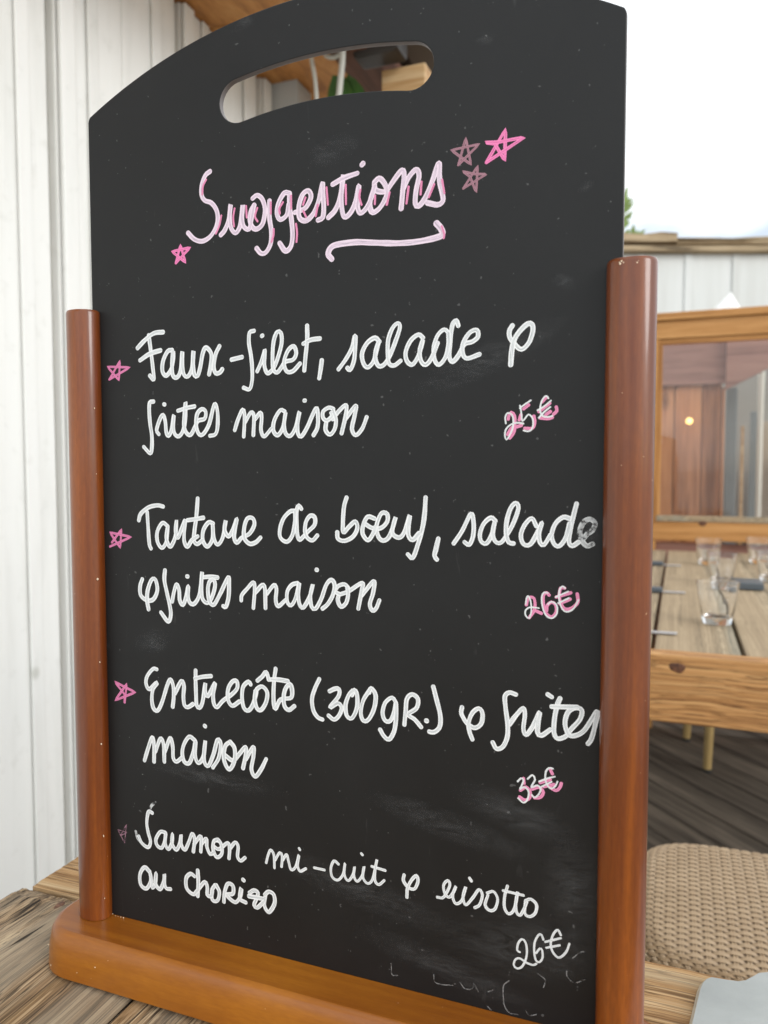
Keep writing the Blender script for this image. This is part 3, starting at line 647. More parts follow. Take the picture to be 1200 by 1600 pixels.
# ---- handwriting: raised marker strokes lying on the panel, sizes in millimetres on the board
WRITING = [
 ('W','lilac','Suggestions, in large lilac handwriting',3.05,[[(-73.3,474.7),(-76.5,472.9),(-79,468),(-79.4,462),(-77.2,458.3),(-72.7,456.3),(-69.2,451.8),(-68.2,446.4),(-69.8,441.3),(-73.9,436.5),(-79.4,434.5),(-84.8,436.2),(-89.4,440.5)],[(-66.3,436.8),(-63.6,439.2),(-60.9,444.8),(-59.3,453.5),(-60,446.2),(-59.2,440.2),(-56.2,436.9),(-53.1,440.2),(-51.7,446.7),(-51,452.5),(-51.7,445.2),(-50.5,439.9),(-47,438.1),(-45.3,443),(-43.3,451.4)],[(-43.3,451.4),(-45.5,448.2),(-46.4,443.2),(-44.5,438.7),(-41.5,437.6),(-38,440),(-36.3,445.6),(-36.4,450),(-38.3,454.6),(-41.4,456.8),(-44.3,455.4)],[(-33.2,452.6),(-33.3,443.1),(-32.2,435.7),(-32.6,428.5),(-35.7,423.7),(-39.1,423.3),(-42,426.5)],[(-20.3,455.3),(-23.6,455.7),(-27.4,450.4),(-28.3,444.7),(-26.2,441.2),(-22.1,443.3),(-20.8,448.9)],[(-20.1,455.2),(-20,447.3),(-18.8,438.6),(-18.4,430.6),(-19.7,425),(-23.1,423.1),(-26.8,427.9)],[(-16.7,444.1),(-14.2,444.5),(-9.7,446.1),(-6.5,451.4),(-8.1,455.1),(-11.7,453.5),(-14.2,447.3),(-13.9,440.9),(-10.2,438.7),(-5.7,441.3),(-1.7,448.7),(0.8,458.2),(1.1,451.8),(1.5,444),(0.7,439.2),(-2.1,438.1)],[(4.3,438.8),(8.6,442.5),(11.8,449.8),(13.7,461.1),(12.6,453.2),(12.4,444.8),(14.1,438),(18,440),(21.1,445.9),(23,453.9),(22.5,447.1),(22.2,442.2),(23.8,438.9),(27.2,441),(30.3,446.1),(32.2,452.1)],[(7.1,456.7),(14.2,459.3),(21.9,460.7)],[(24.8,464.9),(25.5,465.5)],[(32.3,451.9),(30,446.1),(29.5,441.4),(31.4,438.4),(35.6,440.6),(39.3,446.3),(39.3,450.4),(37.1,454.5),(34.8,456.2),(32.2,454.5)],[(32.2,454.1),(32.6,450.6),(35.6,449),(39.3,449.1),(43,453.4),(48.2,458.8),(49.5,455.9),(48.8,448.5),(47.8,438.5)],[(48.6,447.9),(51.9,454.2),(56.2,458),(58,454.7),(56.3,446.9),(55.9,440.2),(57.7,438.6),(61.3,442.2),(65.6,451.1),(69.1,459.6),(69.5,451.2),(71,443.7),(71.3,439.7),(68.5,438),(62.8,439.7)]]),
 ('A','pink','pink shading strokes beside the heading',1.44,[[(-75.9,470.2),(-78.2,466.7),(-78.8,461.9)],[(-65.7,448),(-67.1,442.5),(-69.6,437.9)],[(-56.5,451),(-57.5,445.9),(-57,440.7)],[(-48.7,451.5),(-48.3,444.9)],[(-41.2,449.5),(-42.8,444.9),(-41.1,441.8)],[(-32.3,451.7),(-32.3,445.2)],[(-30.5,436.2),(-30.7,432.6),(-32,429.1)],[(-24.3,450.7),(-26.7,447.4),(-26.4,444.5)],[(-19.1,453.7),(-19.1,446.5)],[(-16,437.5),(-15.4,432.4),(-15.8,427.4)],[(-9.9,451.5),(-11.4,447.7)],[(-11.2,444.1),(-9.6,440.7)],[(3.3,455.4),(4.1,445.8)],[(-2.1,446.6),(-3.5,440.4)],[(15.1,455.3),(15.2,444.8)],[(23.9,451.4),(23.3,447.7),(24.6,443.3)],[(32.7,447.2),(32.5,442.7)],[(41.2,447.8),(39.5,441.5)],[(52.1,449.5),(50.9,440.8)],[(59.4,451.2),(58.9,444.6)],[(66.5,448.9),(63.6,442.6)],[(70.9,450.7),(72.2,443.6)],[(70.8,426.4),(72.2,422.2),(71.9,420.2)]]),
 ('U','lilac','long wavy lilac underline below the heading',3.42,[[(6.3,415.6),(4.1,418.6),(5.8,422),(10.1,423.3),(21,423.4),(31.8,422),(45.3,420.3),(56.3,419.9),(65.7,420.6),(71,422),(70.3,425.4),(67.8,428.4)]]),
 ('T','dim','faded pink star beside the heading, left one of three',1.4,[[(79.7,457.1),(83.7,470.3),(86.6,456.4),(75.9,465.3),(90.9,466.2),(79.7,457.1)]]),
 ('T','hotpink','bright pink star at the top right of the heading',1.88,[[(94.8,456.3),(104.7,471.6),(104.4,455.8),(99.2,465.1),(94.2,466.5),(101,465.7),(114.4,466.1),(94.8,456.3)]]),
 ('T','dim','faded pink star beside the heading, lowest of three',1.35,[[(82.5,444.7),(90.2,455.2),(89.4,441.8),(86.2,450.1),(82.2,453.5),(88.4,451.3),(94.8,450.4),(82.5,444.7)]]),
 ('T','hotpink','small bright pink star at the lower left of the heading',1.9,[[(-98.5,423.4),(-95,433.8),(-91.5,423.1),(-101.2,430.6),(-88.1,431.6),(-98.5,423.4)]]),
 ('T','pink2','pink star before Faux-filet',1.57,[[(-150.8,354.9),(-142.1,366.3),(-143.2,354.2),(-152.1,363.1),(-134.5,361.9),(-150.8,354.9)]]),
 ('T','pink2','pink star before Tartare',1.56,[[(-151.4,250.1),(-143.5,258.9),(-144.8,246.8),(-152.8,256.6),(-136,254.2),(-153,247.4)]]),
 ('T','pink2','pink star before Entrecôte',1.71,[[(-143.7,145.6),(-141.7,158.1),(-151.4,146.1),(-135,153.2),(-151.3,158.4),(-143.6,150.9),(-143.7,145.6)]]),
 ('T','ghost','barely visible rubbed pink star before Saumon',0.78,[[(-149.4,55.4),(-144.2,63.8),(-146,51),(-151.3,59.2),(-143.8,58.5),(-149.4,55.4)]]),
 ('W','white','Faux-',2.96,[[(-128.3,373.6),(-122.8,378),(-115.9,381.9),(-108.7,382.3)],[(-119.6,381),(-118.1,370.6),(-116.9,361.1),(-116.3,353.5),(-119.2,356)],[(-126.5,365.9),(-119.1,369.5),(-110.9,371.2)],[(-102.3,370.9),(-105.6,370.3),(-109.1,364.6),(-109.7,358.3),(-106.9,355.5),(-103,359.6),(-101.5,365.8),(-101.6,370.1),(-102.5,361.9),(-102.1,355.6),(-99.3,354),(-96.4,357.7),(-94.8,369.3),(-95,360.8),(-93.7,355.3),(-90.9,354.4),(-88,358.9),(-86.7,369.3),(-87,361.2),(-86.2,354.9),(-83.9,354.5),(-82,359.4),(-80,367.8),(-77.7,371.1),(-74.1,367.4),(-74.2,361.3),(-75.7,354.9)],[(-68.2,371.3),(-71,366.5),(-72.4,359.7),(-71.1,355.4),(-68,355.7),(-66.4,357.5)],[(-59.8,362.9),(-52.7,364)]]),
 ('W','white','filet,',2.66,[[(-44.3,378.9),(-47.3,378),(-47.8,372),(-46.6,365.2),(-45.8,357.7),(-45.9,350.1),(-47.7,344.9),(-51.7,345.9)],[(-42.4,355.2),(-39.3,361.1),(-37.1,367.3),(-37.6,358.8),(-35.5,353.8),(-31.7,356.2),(-28.7,362),(-26,370.7),(-26.4,376.6),(-28.9,377.2),(-31.1,372.5),(-32,364.4),(-31.7,356.2),(-29.2,353.9),(-26.2,356.7),(-23.6,359.8),(-18.6,360.8),(-16.5,364.3),(-18.1,368.4),(-21.9,366.1),(-24.5,359.6),(-22.8,354.3),(-18.7,354.2),(-14.1,358.3)],[(-39.1,375.6),(-38.6,375.8)],[(-9.4,379.6),(-9.4,371.9),(-10.5,362.5),(-11.4,354.2)],[(-11.9,369.5),(-7,371.4),(-1.3,371.8)],[(-0.2,359.5),(-1,354.1),(-1.9,349.4)]]),
 ('W','white','salade',2.62,[[(10.2,353.9),(14.6,359.1),(18.5,365.3),(20.5,371.9),(20.5,365.9),(19.7,358.1),(17.3,353.2),(15.7,354.4)],[(35.1,367.8),(32.4,370.1),(27.8,367.6),(24.7,362.1),(25.5,356.4),(28.2,354.1),(31.7,357.5),(33.2,363),(34.7,367.9),(32.8,363.1),(32.8,358.1),(34.7,354.5),(37.7,355.1),(40.8,359.1),(44.5,367.3),(47.1,374.7),(46,377.2),(43,375),(40.4,368.9),(40,361.3),(40.8,355.6),(43.8,354.4),(47.5,356.7)],[(60.4,368.4),(57.8,370.3),(53.4,367.4),(50.5,361.4),(51.2,356.5),(54.2,354.3),(57.1,357.6),(59.3,363),(60.4,367.4),(58.6,361.6),(59.3,356.1),(61.9,353.9),(65.2,357.2),(68.7,365.1)],[(74.8,370.2),(72.3,372.1),(68.7,369.2),(66.6,363.2),(67,356.4),(69.5,353.5),(73.1,357.4),(74.8,364.1),(74.8,369.5)],[(80.1,373.6),(79,376.3),(76.9,374.1),(75.9,366.8),(75.2,358),(77,354.8),(80.1,357.7),(83.6,363.6),(87.8,364.7),(90.9,367.2),(90.2,370.6),(86.4,369.5),(82.9,364.3),(82.6,358.9),(85.1,356.1),(91.7,357.9)]]),
 ('W','white','looped ampersand sign after the first salade',2.74,[[(109.1,371.7),(107.6,369.2),(107.8,365.7),(110.1,362.5),(112.8,359.7),(115,359.6),(118,362.9),(119.7,368.4),(119.2,371.7),(117.1,372.1),(113.6,369.3),(110.5,365.1),(109,359.5),(108.4,351.6)]]),
 ('W','white','frites of the first dish',2.77,[[(-116.8,339.8),(-119.7,339.2),(-120.2,333.6),(-119.6,325.6),(-118.5,318.2),(-118.7,310.9),(-120,307.5),(-124.8,311.6)],[(-113.2,319.4),(-114.8,322.1),(-112.2,328.7),(-109.8,331.3),(-108.2,327.3),(-107.6,320.7),(-106,318.3),(-103.6,321.9),(-101.8,330.8),(-102.3,323.9),(-101.2,319.2),(-98.1,317.9),(-94.9,321.8),(-93.2,329.6),(-92.9,338.4),(-93.9,331.6),(-94.4,324.4),(-92.6,319.8),(-89.5,318.7),(-86.3,323.6),(-83.9,327.1),(-79.3,328.3),(-78.5,332.4),(-81.1,334.1),(-84.6,331.3),(-85.5,324.8),(-84,319.6),(-81,318.6),(-76.3,324.6),(-72.2,336.8),(-70.1,332.2),(-70.2,323.2),(-71.8,318.7),(-75.6,317.8)],[(-98.6,333.6),(-92.3,335.1),(-86.5,335.9)],[(-109,337.9),(-108.4,337.7)]]),
 ('W','white','maison of the first dish',2.61,[[(-58.2,320.9),(-55.9,327),(-52.7,333),(-51.4,330.7),(-51.5,323.9),(-52,317)],[(-51,325.4),(-47,331),(-44.9,329),(-45.4,317.7)],[(-44.5,326.7),(-40.5,330.8),(-39.7,327.4),(-40.2,320.6),(-38.1,316.8),(-33.3,321.2)],[(-24.3,331.1),(-27.2,331.9),(-31.1,326.4),(-32,320.4),(-29.1,317.4),(-25.6,321.8),(-23.7,330.7),(-24.8,323.3),(-23.6,318.1),(-20.6,316.9),(-17.3,321.6),(-14.7,330.5),(-16,323.1),(-15.6,317.9),(-13.6,316.4),(-9.8,321.5),(-4,332.4),(-2.8,327.2),(-3.2,321.4),(-5.7,317)],[(-11.5,337),(-11,337)],[(6.9,331.7),(4.1,332.5),(0.5,330.4),(0.4,326.8),(2.9,325.2),(6.1,327.7),(5.7,329.5)],[(2.5,324.9),(2,319.8),(4.8,317.2),(7.7,320.4),(8.5,325.5),(6.9,330.6)],[(6.5,325.9),(10.5,330.5),(14.9,333.6),(14.5,327.5),(12,317.8)],[(14,325.3),(20.8,333.1),(20,327.4),(18.4,320.2),(20.7,316.6),(24.6,320.1),(27.4,326.5)]]),
 ('A','pink','pink shading of the price 25 €',1.94,[[(107.3,323.5),(107.6,325.1),(108.9,327.1),(110.6,325.1),(110.8,321.1),(110.4,316.8),(108.2,313.6)],[(107,315.5),(109.3,319.1),(111.7,319.4),(114.3,320.2)],[(113.1,323),(114,325.6)],[(115.3,328.6),(117.9,330.6)],[(120.6,324.8),(121.1,321.5),(120,318.6),(116,318.6)],[(124.8,331.9),(126.7,334.1)],[(123.2,327),(128.7,331.1)],[(126.8,325.3),(129.1,326.9)],[(123.9,323.7),(128.1,323.3),(130.1,323.9)],[(132,329.1),(132.3,327.1),(130.7,325.5)]]),
 ('W','white','price 25 €',1.04,[[(106.1,321.3),(105.7,324.5),(106.9,326.7),(108.9,326.1),(110,323.4),(109.7,319.1),(108.3,315.5),(106.5,312.8),(105.6,315.2),(106.3,318.5),(109,320.8),(112.3,321.5),(115.3,321)],[(113.4,330.4),(113.9,328.3),(114.3,325),(114.7,322.3),(116.3,323.9),(117.9,325.7),(119.9,323.8),(120.3,320.2),(119.3,317.6),(117.4,317),(115.4,317.5)],[(113.3,329),(115.9,330.9),(119,332.9)],[(128,333.6),(127,334.9),(125.4,333.8),(124.1,330.6),(123.9,327),(125.2,324.7),(127.8,324.1),(130.1,324.6)],[(122.5,327.7),(125.8,329.6),(129.3,332.4)],[(123.2,323.8),(125.8,326.6),(129,329.2)]]),
 ('W','white','Tartare',2.82,[[(-129.8,265),(-128.2,269.1),(-122.2,273.3),(-115.3,274.8),(-110.9,274.1)],[(-123.2,270.4),(-122.6,259.9),(-121.9,250.1),(-120.7,247.3)],[(-107.8,261.9),(-111.6,263.8),(-115.6,258.4),(-115.7,251.9),(-112.4,248),(-108.9,252.2),(-107.6,261.9),(-108.9,254.6),(-106.1,249),(-102.1,255.6),(-101,265.7),(-101.9,259.6),(-100.2,254.9),(-94.8,265.8),(-95.4,259),(-95.5,252.6),(-93.2,249.5),(-89.8,253.6),(-85.6,256.1)],[(-85.2,279.5),(-86.3,268.8),(-87.9,259.2),(-88.4,253.6),(-86.1,251.3),(-82.3,253.8)],[(-92.9,265.9),(-86.8,266.8),(-81.2,267.7)],[(-74.3,264.3),(-77.5,265),(-81.3,260.2),(-81.9,253.9),(-78.7,250),(-74.9,254.9),(-74.6,263.5),(-74,255.7),(-71.3,251.5),(-67.6,255.9),(-65.2,266.5),(-66.2,260.6),(-63.5,256.8),(-60.3,260.8),(-57.5,267.5),(-59,260.8),(-59.5,256.1),(-57.7,253.1),(-54.1,256.3),(-48.8,258.9),(-45.4,264.3),(-46.4,268.1),(-50,268),(-52.2,263.3),(-52.5,256.4),(-48.8,252.8),(-44.4,253.9),(-41.3,256.7)]]),
 ('W','white','de',2.69,[[(-18.5,273.1),(-21.3,272.7),(-25.6,268.6),(-28.1,262.2),(-27.8,257.1),(-23.6,254.8),(-20,258.6),(-18.2,266.2),(-18.1,272.5)],[(-13.9,274.4),(-15.7,276.3),(-17.1,272.5),(-17.1,265),(-16.5,258.7),(-15.1,256.3),(-12.3,258.6),(-9.5,261.4),(-5.4,265.3),(-5.3,269.6),(-8.1,270.5),(-10.9,267),(-11.6,261.4),(-10.2,257.7),(-6.8,256.2),(-3.7,259.1)]]),
 ('W','white','bœuf,',2.71,[[(14.9,281.3),(13.3,276.1),(12.6,267.6),(12.9,261.5),(16.2,264.6),(20.2,267.8),(21.5,264.1),(18.8,259.2),(13.5,256.6),(9.5,257.7),(9,261.4)],[(31.9,269.8),(28,270.7),(25.4,266.7),(24.7,261.2),(28,257.4),(31.2,261.4),(32.5,265)],[(26.1,266.7),(30.6,264.4),(35.8,264.5),(39.6,268.2),(39.6,272.4),(36.4,272.9),(33.8,268.1),(33.2,263.3),(35.1,258.5),(38.3,257.7),(41.5,261.1),(44.7,270.7),(43.4,267.1),(42.8,261.7),(46.6,259.5),(49.7,262.5),(52.9,271.8),(52.2,266.7),(52.2,260.8),(54.7,258.5),(58.4,262.2)],[(62.1,281.9),(61.5,272.8),(60.3,265.2),(57.8,256.3),(54.7,248.5),(51.9,250.3)],[(69.4,259.6),(68.2,254.3),(67.3,250.2),(68.6,248.2)]]),
 ('W','white','salade of the second dish',2.5,[[(78.1,257.3),(82.7,264.1),(87.6,273.5),(89.1,268.4),(88.8,261.5),(86.7,256.9),(84.2,258.2)],[(100.9,270),(98.5,271.7),(94.7,268.5),(92.6,263),(93.3,258.9),(96.1,257.9),(98.9,262.5),(100.5,269.3),(99.5,263.2),(101,259.1),(103.7,258.5),(106.4,261.7),(110.4,268.9),(113.1,277),(111.7,279.7),(109,276.9),(107,270.2),(106.7,263.4),(108.1,259),(110.7,258.4)],[(122.5,267.9),(120.1,271.8),(116.5,268.4),(114.5,262.9),(115.9,258.3),(119.3,258.1),(122.5,263.2),(125.4,269.8),(123.9,263.9),(124.6,259.2),(126.6,258.3),(129.8,263.4)],[(139.4,272.2),(136.2,272.8),(132.3,269.4),(130.4,263.4),(131.8,258.8),(134.4,257.9),(137.6,262.3),(139.4,269.6)],[(142.8,279.8),(141.6,274.9),(140.1,267.7),(139.2,260.4),(140.9,258.2),(144,260.2)]]),
 ('W','faded','smudged last letter e of the second salade',2.74,[[(145.9,261.3),(148.4,264.6),(150.9,266.6),(152.1,269.9),(149.6,272.1),(146.4,270.4),(144.6,265.8),(145.6,261.3),(148.2,258.4),(151,259.5)]]),
 ('W','white','looped ampersand sign before the second frites',2.98,[[(-127.9,227.3),(-129.7,222.7),(-129.3,216.9),(-124.4,213.9),(-119.5,215),(-116.4,220.9),(-117.7,227.4),(-120.7,227.3),(-123.8,220.5),(-124.4,213.9),(-123.4,208.2)]]),
 ('W','white','frites of the second dish',2.86,[[(-110.3,233.9),(-110.9,227.8),(-109.1,219.7),(-107.3,212.5),(-106.4,206),(-108.5,201.4),(-113.9,206.8)],[(-105.3,214.3),(-103.7,220.8),(-101.7,225.4),(-99.9,221.9),(-99.5,215.4),(-97.2,212.7),(-94.7,218.1),(-93,224.7),(-93.3,218.2),(-91.9,214.3),(-88.6,214.1),(-84.8,220.3),(-82.7,234),(-83.3,226),(-82.9,218),(-79.7,215),(-76.4,217.6),(-73.5,225.7),(-74.4,229.6),(-77.2,228.7),(-78.6,223.9),(-77.8,216.7),(-74.6,214.2),(-69.9,221.2),(-63.9,231.8),(-63.5,226.3),(-64,219.2),(-65.9,213.5),(-67.8,213.8)],[(-82.7,230.8),(-77.1,231.4),(-71.6,231.2)],[(-93.9,230.8),(-93.3,230.8)]]),
 ('W','white','maison of the second dish',2.62,[[(-55,218.1),(-54.6,221.3),(-50.9,225.4),(-46.5,229.5),(-45.6,225.7),(-46.6,214)],[(-45.2,223.4),(-40.3,228.3),(-38.6,226.1),(-38.3,214.5)],[(-37.3,223.1),(-32.5,228.7),(-30.8,226.5),(-31.3,219.6),(-29.6,216.2),(-24.9,220)],[(-16.7,230.7),(-20.5,229.4),(-23.5,225.4),(-23.6,219.3),(-21.1,217.2),(-18,221.9),(-15.6,230.8),(-16.3,224.3),(-15.5,218.3),(-13,216.5),(-8.8,223.2),(-6.7,230.5),(-8.4,224),(-7.6,217.3),(-5.1,216.3),(-1.4,222.2),(1.9,230.6),(5.2,233.7),(7.2,230.9),(6,224.8),(2.7,219.4),(-0.6,216.6)],[(-4.4,239.1),(-3.9,239.1)],[(15.7,229.8),(13.3,231.6),(9.3,230.2),(7.6,227.2),(10,225.8)],[(10,225.8),(9.2,222.1),(11.2,218.5),(14.4,220.9),(15.7,226.1),(15,229.8)],[(10,225.4),(15.7,227.6),(24.4,232.9),(24,228.1),(22,218.1)],[(23.6,225.1),(31.5,234.3),(31.1,227.8),(29.1,221.1),(30.7,217.5),(33,219.1),(34.9,223.6)]]),
 ('A','pink','pink shading of the price 26 € of the second dish',1.95,[[(117.7,226.3),(118.4,229.4),(119.9,230.5),(121.7,229.9),(122.3,226.6),(121.6,223.2),(119.3,219.6)],[(122.3,223.6),(125.6,222.3)],[(129.5,232.1),(128.1,233.3),(126.5,231.9),(126.6,226.9),(127.9,222.6),(130.9,220.8),(133.2,223.6),(132.8,227.3),(130.8,228.5),(128.6,226.7),(128.3,223.9)],[(137.3,236.2),(135.3,236.1),(134.7,231.4),(136.4,226.5),(139,225.3),(142.2,226.9),(144.1,229.6),(143.7,233.6)],[(133.1,231.3),(140.5,234)],[(134.8,228),(140.2,230.7)]]),
 ('W','white','price 26 € of the second dish',0.94,[[(117.4,226.6),(117.7,229.4),(118.5,231.1),(119.6,229.5),(120.3,226.1),(120.3,222.7),(119.3,219.3),(117.5,220.5),(117.3,223.2),(119.6,225.1),(124.3,225)],[(128.8,233.2),(126.8,233.3),(125.7,230.8),(126.1,226.2),(127.9,221.6),(130.9,220.1),(133.5,222.6),(133.5,227),(130.8,228.8),(128.9,227.3)],[(137.6,236.2),(136.3,237.1),(134.7,235),(134.7,229.7),(136.4,225.2),(138.7,224),(141.9,225.8),(144.4,230.6)],[(132.8,231.3),(139.2,234.6)],[(134.1,228.2),(139.6,231.2)]]),
 ('W','white','Entrecôte',2.87,[[(-117.9,169.9),(-120.8,169.9),(-125.5,164.6),(-126.4,159.7),(-124,156.4),(-118.9,160.8),(-117.7,160.9),(-121.1,156.7),(-122.1,149.7),(-120.9,144.2),(-117.7,143.2),(-114.2,149.1),(-109.9,160.6),(-107.4,164.3),(-105.5,160.4),(-105.2,153.6),(-106.1,146.9)],[(-104.3,155.7),(-99.3,164.1),(-97.4,161.2),(-97.9,154.3),(-97.2,149),(-94.8,147.9),(-90.8,150.3)],[(-88.5,171.9),(-88.6,164.2),(-88.4,155.4),(-88.1,150),(-86.1,148.5),(-83.7,152.5),(-81.5,164.5),(-81.6,159.5),(-79.7,156.6),(-74.5,165.2),(-75.8,158.7),(-75.5,152.7),(-73.2,150.3),(-68.9,154.8),(-62,159.9),(-58.5,163.9),(-58.8,168.1),(-61.9,167.5),(-65,162.5),(-65.1,155.9),(-62.1,152.5),(-57.1,155.7)],[(-89,166.8),(-83.4,168.4),(-77.2,169.5)],[(-49.1,167.1),(-50.6,168.6),(-54.4,164.9),(-55.2,157.6),(-53.8,151.8),(-50.8,150.8),(-47.8,154.5),(-45.5,161.3),(-44.7,164.6),(-41,166.6),(-37.7,163.4),(-38.5,157.4),(-41.9,152.2),(-44.8,152.8),(-46.3,157.9),(-45.8,163.2)],[(-44.3,169.9),(-40.9,172.8),(-38.3,175.7),(-36.6,171.6)],[(-31.8,178.3),(-32.9,171),(-33.4,162.6),(-33.1,156.1),(-32,153.9),(-29.4,159.1),(-26.5,160.7),(-21.5,161.9),(-20.8,166.5),(-22.2,169.9),(-25,167.3),(-26.5,162),(-25.9,156.2),(-23,154.3),(-19.4,157)],[(-36.6,171.3),(-30.7,171.9),(-23.6,171.6)]]),
 ('W','white','(300gR.)',2.69,[[(-2.9,174.9),(-5.8,168.9),(-7.7,162.6),(-6.8,155.8),(-3.9,152),(-1,151.1)],[(3.7,168.4),(7.4,170.3),(9.8,170.1),(9.4,166),(4,158.9),(9,161.8),(11.4,159.4),(9.7,154.7),(6.5,152),(3,153.9)],[(17.9,167.6),(19.5,170.8),(21.1,167.9),(21,160.5),(17.8,154.1),(14.6,155.2),(13.8,161.2),(15.9,167.4),(18.3,170.3)],[(28.6,170.2),(29.8,172.9),(32.5,169.2),(31.7,161.7),(28.2,154.6),(25,153.5),(23.4,157.8),(25,165.4),(29,171.8)],[(44.9,166.1),(42.6,168.8),(38.4,165.4),(36.8,159.3),(38.4,155.1),(41.5,155.4),(43.8,160.8),(44.9,166.1),(44.9,158),(43.8,149.8),(40.7,144.6),(37.6,146.1),(35.3,149.5)],[(49.9,154.2),(50.7,162.4),(51.4,169),(54.5,171.9),(57.9,169.7),(57.1,164.5),(52.2,160.3),(56,157.9),(59.8,154)],[(62.7,157.9),(63.2,157.9)],[(66.8,177.5),(68.6,170.9),(70.9,161.8),(70.5,155.3),(67.2,152),(64.6,152)]]),
 ('W','white','looped ampersand sign before the third frites',2.59,[[(83.2,167.8),(82.9,164.2),(86.1,159.3),(90.4,157.3),(94,160.2),(94.6,165.9),(92.5,168.2),(89,165.3),(86.9,159.4),(87.6,154.5),(89.1,150.8)]]),
 ('W','white','frites of the third dish, running up to the right post',2.61,[[(112.6,178),(109.2,178.7),(106.8,176.4),(107.2,170.2),(108.3,162),(108.3,155),(106,149.1),(102.5,147.3),(100.4,150.5)],[(109.3,161.4),(112.7,166.6),(116.7,171.2),(117.5,167.2),(116.8,160.2),(118.2,156.9),(121.6,161.5),(125.2,169.8),(124.6,164.6),(124.3,159.1),(126.3,157.6),(130.9,161.3)],[(129.4,179.8),(131.4,178.7)],[(135.7,178.4),(134.1,173.9),(132.9,166.3),(132.9,159.5),(134.9,157),(138.9,158.8),(141.4,162.6),(145.9,168.5),(146.8,173.3),(143.9,174.3),(140,171.8),(138.4,166.2),(139.5,161),(142.1,159.3),(147.9,162.7),(154.4,173.5),(153.6,166.7),(151.8,159.1),(150.2,156.3)],[(131.5,173.6),(137.4,174.1),(144.5,174.7)]]),
 ('W','white','maison of the third dish',2.9,[[(-128.7,109.1),(-125.5,117.9),(-122.3,125.1),(-121,120.2),(-121.2,109.3)],[(-120,116.1),(-115.9,125.1),(-113.5,121.2),(-113.2,110.4)],[(-112.6,117.1),(-108.5,126.4),(-106.6,121.3),(-106.3,113.8),(-103.9,111.7),(-99.9,114.7)],[(-90.1,127.5),(-93.9,129.1),(-97.8,124.1),(-99.4,118.1),(-98,112.5),(-94.2,112.2),(-91.2,119.2),(-89.3,126.8),(-89.8,117.7),(-87.5,113.1),(-83.6,117.7),(-82,128.2),(-83.1,120.3),(-82.7,113.8),(-79.9,112.5),(-76.1,120.4),(-73.1,129.7),(-70.8,127.6),(-72.4,118.5),(-76.7,111.8)],[(-82.4,137.5),(-81.9,137.2)],[(-63.9,129.7),(-67.6,126.4),(-68.7,118.2),(-65.1,112.2),(-61.3,117.6),(-60.8,125.7),(-63.9,129.7)],[(-67.7,120.7),(-62.2,118.2),(-57.6,122.9),(-53,127.9),(-53.1,122.7),(-55,114.4)],[(-53.1,120.3),(-47.6,128.6),(-47.7,122.6),(-49.1,114.5),(-46.5,110.4),(-42.4,115.4),(-38.8,122.2)]]),
 ('A','pink','pink shading of the price 33 €',1.94,[[(117.1,133.2),(117.5,130.5)],[(115.5,126.4),(118.5,128.6),(120.7,126.1),(120.3,122.9),(117.9,121.5),(115.1,122.8)],[(121.6,128),(125.3,129.6),(127.6,127.2),(126,124.2),(123,123.5)],[(132.2,137.8),(131.2,139.8)],[(127.9,130.3),(133.2,132.2)],[(131.3,130.2),(134.3,129.2),(136.2,131.2),(136.9,133.4)],[(125.9,132.1),(131.2,134.6)]]),
 ('W','white','price 33 €',1.08,[[(114,131),(115.7,133),(117.1,132.2),(115.8,128.2),(115.1,127),(117.8,128.5),(119.9,126.3),(119.3,122.1),(117.2,120),(114.3,122)],[(119.3,133.2),(121.8,135.7),(123.2,133.4),(121.2,129),(124.6,130.5),(126.3,128.7),(125,125.4),(123,123.7),(121.6,124.9)],[(132.5,140.6),(130.5,140.7),(128.9,138.7),(128.6,134.2),(129.9,131),(131.9,129.9),(133.9,131.6),(134.9,134.1)],[(125.4,132.7),(129.9,135.1),(133.5,136.5)],[(126.6,130.1),(131.9,133.5)]]),
 ('W','white','Saumon',2.6,[[(-123.4,75),(-126.3,75.4),(-127.9,68.2),(-127,61.8),(-125.2,55.5),(-127.3,51.5),(-132.1,53.5),(-134.5,57.6)],[(-113.6,63.7),(-117.4,63.4),(-120.9,57.9),(-120,54),(-116.6,53),(-114.2,57.5),(-113.1,63.4),(-113.7,56.8),(-111.4,53.1),(-108.5,57.7),(-107.9,63.9),(-108.5,57.7),(-105.2,53.8),(-102.3,58.8),(-101.3,64.2),(-101.4,58.2),(-98.7,55),(-95.8,60),(-92.9,66.5),(-91.1,63.2),(-92.2,55)],[(-91.6,59.9),(-86.9,65.9),(-86.1,63.3),(-86.6,56)],[(-86.1,60.9),(-82.4,65.1),(-82,60),(-79.8,55.7),(-77.5,56.9)],[(-72.9,65.2),(-76.5,65),(-77.5,59.3),(-74.9,54.6),(-71.2,57.3),(-71.2,62.8),(-73.8,66.2),(-75.6,65.1)],[(-76.6,61),(-73,60.1),(-66.7,65.2),(-65.4,61.5),(-65.9,55.5)],[(-65.4,61.5),(-61.3,66.5),(-59.2,64.2),(-59.7,57.8),(-57.5,55.5),(-54.4,58)]]),
 ('W','faded','rubbed tail of the capital letter S of Saumon',2.15,[[(-132.9,53.8),(-135.5,56.2),(-136.8,60.5)],[(-125.3,76.8),(-123.8,79.9),(-120.8,82.4)]]),
